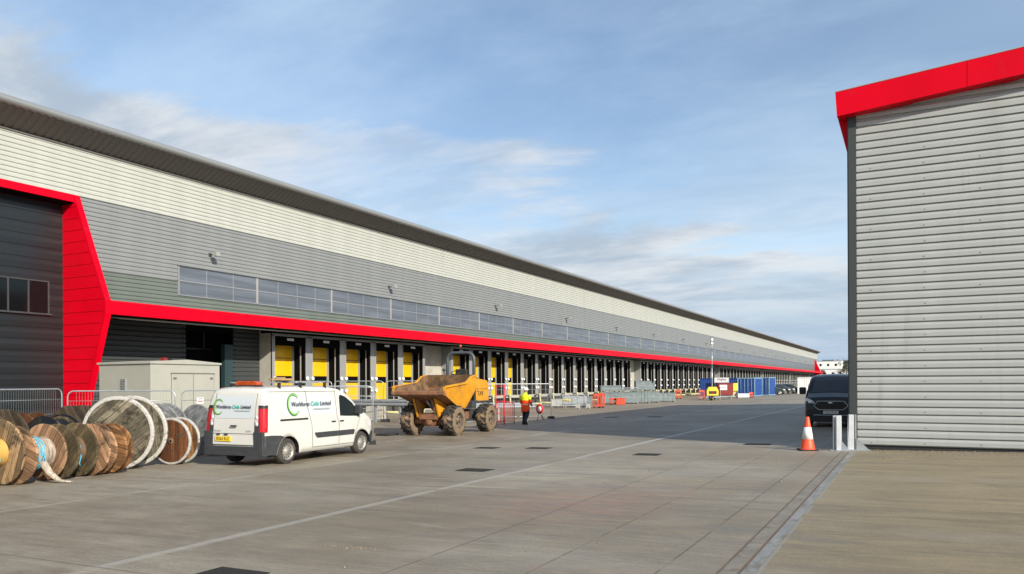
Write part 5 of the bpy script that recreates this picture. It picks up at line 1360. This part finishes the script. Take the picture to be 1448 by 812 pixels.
for x in (7.2, 9, 11.8): m.bar((x, 0, 11.6), (x, 0, 12.3), .12, .12, 'ink')
m.build('roof_rail', cb)

def tree(x, y, h, r, label, seed):
    rnd = random.Random(seed)
    t = thing('tree', (x, y, -.27), 0, label, 'tree', 'trees beyond the site cabins')
    m = MB(); limbs = []
    m.tube([(0, 0, 0), (.1, 0, h * .3), (.0, .1, h * .6), (0, 0, h * .9)], .3, 'bark', 7, rads=[.32, .25, .15, .04])
    for k in range(14):
        a = rnd.uniform(0, 6.28); z = h * rnd.uniform(.22, .75); l = r * rnd.uniform(.5, 1.0)
        e = Vector((math.cos(a) * l, math.sin(a) * l, z + l * rnd.uniform(.4, .9))); limbs.append(e)
        m.tube([(0, 0, z), (e.x * .5, e.y * .5, (z + e.z) / 2 + .2), tuple(e)], .08, 'bark', 5, rads=[.11, .07, .02])
    m.build('trunk', t)
    m = MB()
    cl = [(e, rnd.uniform(.22, .42) * r) for e in limbs] + [(Vector((rnd.gauss(0, r * .4), rnd.gauss(0, r * .4), h * rnd.uniform(.4, .97))), rnd.uniform(.2, .36) * r) for _ in range(16)]
    for c_, cr2 in cl:
        mm = 'leaf_a' if rnd.random() < .6 else 'leaf_b'
        for _ in range(90):
            d = Vector((rnd.gauss(0, 1), rnd.gauss(0, 1), rnd.gauss(0, .8))).normalized() * cr2 * rnd.uniform(.3, 1.1); p_ = c_ + d
            s = rnd.uniform(.12, .26); u = Vector((rnd.gauss(0, 1), rnd.gauss(0, 1), rnd.gauss(0, 1))).normalized(); w = u.cross(Vector((rnd.gauss(0, 1), rnd.gauss(0, 1), rnd.gauss(0, 1)))).normalized()
            m.add([p_ + u * s, p_ + w * s * .6, p_ - u * s, p_ - w * s * .6], [(0, 1, 2, 3)], mm)
    m.build('crown', t, fixn=False)
for i, (x, y, h, r, lb) in enumerate(((-42.5, 372, 10.5, 3.6, 'dark tree between the warehouse end and the site cabins'), (-38.5, 384, 7.5, 2.5, 'small dark bush-like tree before the cabin roof'), (-26.5, 376, 11, 3.8, 'brownish tree right of the white site cabins'), (-22.0, 385, 10.5, 4, 'tree half hidden by the building corner'), (-30.5, 420, 13, 4.5, 'distant tree rising behind the site cabins'), (-14.0, 400, 11, 4.5, 'tree farther right behind the grey building'), (-60, 420, 12, 5, 'tree hidden largely by the warehouse end'))):
    tree(x, y, h, r, lb, i + 3)

# ------------------------------------------------------------------ gravel bits
m = MB(); rnd = random.Random(5)
def stone(x, y, s):
    vs = []
    for d in ((1, 0, 0), (-1, 0, 0), (0, 1, 0), (0, -1, 0), (0, 0, 1), (0, 0, -.4)): k = s * rnd.uniform(.6, 1.2); vs.append((x + d[0] * k, y + d[1] * k, gz(x) + d[2] * k * .7 + s * .2))
    m.add(vs, [(0, 2, 4), (2, 1, 4), (1, 3, 4), (3, 0, 4), (2, 0, 5), (1, 2, 5), (3, 1, 5), (0, 3, 5)], 'gravel')
for _ in range(420): stone(rnd.uniform(-1.0, 4.5), 22.58 - abs(rnd.gauss(0, .13)), rnd.uniform(.010, .028))
for _ in range(170): stone(rnd.uniform(-.9, 2.2), 22.3 - abs(rnd.gauss(0, .9)), rnd.uniform(.008, .026))
for _ in range(120): stone(rnd.gauss(-5.75, .22), rnd.gauss(7.13, .035), rnd.uniform(.004, .015))
for _ in range(60): stone(rnd.gauss(-4.85, .15), rnd.gauss(7.25, .03), rnd.uniform(.003, .008))
for _ in range(60): stone(rnd.uniform(-13, -1.8), rnd.uniform(6, 20), rnd.uniform(.008, .028))
m.build('gravel', kind='stuff', fixn=False)

# ------------------------------------------------------------------ sky, sun, camera
SUN = Vector((1.85, -1.0, 1.06)).normalized(); EL = math.asin(SUN.z); AZ = math.atan2(SUN.x, SUN.y)
w = bpy.data.worlds.new('World'); sc.world = w; w.use_nodes = True
N = w.node_tree.nodes; L = w.node_tree.links; bg = N['Background']; bg.inputs['Strength'].default_value = .11
sky = N.new('ShaderNodeTexSky'); sky.sky_type = 'NISHITA'; sky.sun_disc = False; sky.sun_elevation = EL; sky.sun_rotation = AZ; sky.air_density = 1.0; sky.dust_density = 1.2; sky.ozone_density = 1.6
tc = N.new('ShaderNodeTexCoord'); sp = N.new('ShaderNodeSeparateXYZ'); L.new(tc.outputs['Generated'], sp.inputs[0])
def wm(op, a, b=None):
    n = N.new('ShaderNodeMath'); n.operation = op
    for i, v in enumerate((a, b)):
        if v is None: continue
        if isinstance(v, (int, float)): n.inputs[i].default_value = v
        else: L.new(v, n.inputs[i])
    return n.outputs[0]
zc = wm('MAXIMUM', sp.outputs['Z'], .0); zz = wm('ADD', zc, .16)
cx = wm('DIVIDE', sp.outputs['X'], zz); cy = wm('DIVIDE', sp.outputs['Y'], zz)
cmb = N.new('ShaderNodeCombineXYZ'); L.new(cx, cmb.inputs[0]); L.new(cy, cmb.inputs[1])
def wnoise(scale, det, rough, rot, st, dist=0., loc=(0, 0, 0)):
    mp = N.new('ShaderNodeMapping'); mp.inputs['Rotation'].default_value = (0, 0, rot); mp.inputs['Scale'].default_value = st; mp.inputs['Location'].default_value = loc
    L.new(cmb.outputs[0], mp.inputs[0]); n = N.new('ShaderNodeTexNoise'); n.inputs['Scale'].default_value = scale; n.inputs['Detail'].default_value = det; n.inputs['Roughness'].default_value = rough; n.inputs['Distortion'].default_value = dist
    L.new(mp.outputs[0], n.inputs['Vector']); return n.outputs['Fac']
def wr(f, a, b, c_=0., d=1.):
    n = N.new('ShaderNodeMapRange'); n.interpolation_type = 'SMOOTHSTEP'; n.inputs['From Min'].default_value = a; n.inputs['From Max'].default_value = b; n.inputs['To Min'].default_value = c_; n.inputs['To Max'].default_value = d
    L.new(f, n.inputs['Value']); return n.outputs[0]
cirrus = wr(wnoise(1.1, 9, .62, R(-27), (.45, 1, 1), .25), .38, .72)
veil = wr(wnoise(.6, 5, .5, .2, (1, 1, 1), .3, (3, 1, 0)), .35, .7)
c1 = wm('MULTIPLY', cirrus, .5); c1 = wm('ADD', c1, wm('MULTIPLY', veil, .25)); c1 = wm('ADD', c1, .03)
cum = wr(wnoise(.95, 9, .6, R(-27), (.6, 1, 1), .35, (1.7, 4.2, 0)), .42, .58)
lowm = wr(sp.outputs['Z'], .40, .12)
c2f = wm('MULTIPLY', wm('MULTIPLY', cum, lowm), .35)
hz_ = wr(sp.outputs['Z'], .17, .0, 0, .85)
def cmix(f, a, b):
    n = N.new('ShaderNodeMix'); n.data_type = 'RGBA'; L.new(f, n.inputs['Factor'])
    for k, v in (('A', a), ('B', b)):
        if isinstance(v, tuple): n.inputs[k].default_value = (*v, 1)
        else: L.new(v, n.inputs[k])
    return n.outputs['Result']
s1 = cmix(c1, sky.outputs[0], (4.2, 5.3, 6.4))
shade = wr(wnoise(2.2, 9, .62, R(-27), (.6, 1, 1), .3, (8, 2, 0)), .36, .64)
cc = cmix(shade, (2.7, 3.2, 3.8), (4.9, 5.0, 5.1))
rr_ = wm('ADD', wm('MULTIPLY', sp.outputs['X'], .889), wm('MULTIPLY', sp.outputs['Y'], .457))
edge = wm('SUBTRACT', .268, wm('MULTIPLY', rr_, .30))
nb_ = wnoise(1.5, 9, .62, R(-27), (.55, 1, 1), .3, (5, 3, 0))
dz_ = wm('SUBTRACT', wm('ADD', sp.outputs['Z'], wm('MULTIPLY', wm('SUBTRACT', nb_, .5), .42)), edge)
bank = wr(dz_, .015, -.05)
patch = wr(wnoise(.8, 5, .6, R(-27), (.7, 1, 1), .2, (2, 7, 0)), .28, .52, .35, 1.)
c2f = wm('MAXIMUM', c2f, wm('MULTIPLY', wm('MULTIPLY', bank, patch), .9))
s2 = cmix(c2f, s1, cc)
s3 = cmix(hz_, s2, (2.7, 3.55, 4.6))
L.new(s3, bg.inputs['Color'])
sun = bpy.data.lights.new('sun', 'SUN'); sun.energy = 4.2; sun.angle = R(.55); sun.color = (1, .93, .80)
so = bpy.data.objects.new('sun', sun); col.objects.link(so); so.rotation_euler = SUN.to_track_quat('Z', 'Y').to_euler()
cam = bpy.data.cameras.new('camera'); co = bpy.data.objects.new('camera', cam); col.objects.link(co)
th = math.atan(568 / 1105.)
cam.sensor_width = 36; cam.lens = 1105 / 1448 * 36; cam.shift_y = 135.4 / 1448; cam.clip_end = 6000
co.matrix_world = Matrix.Translation((0, 0, 1.8)) @ Matrix.Rotation(th, 4, 'Z') @ Matrix.Rotation(R(90), 4, 'X') @ Matrix.Rotation(-.0048, 4, 'Z')
sc.camera = co
sc.view_settings.view_transform = 'Standard'; sc.view_settings.look = 'None'; sc.view_settings.exposure = .6; sc.view_settings.gamma = 1
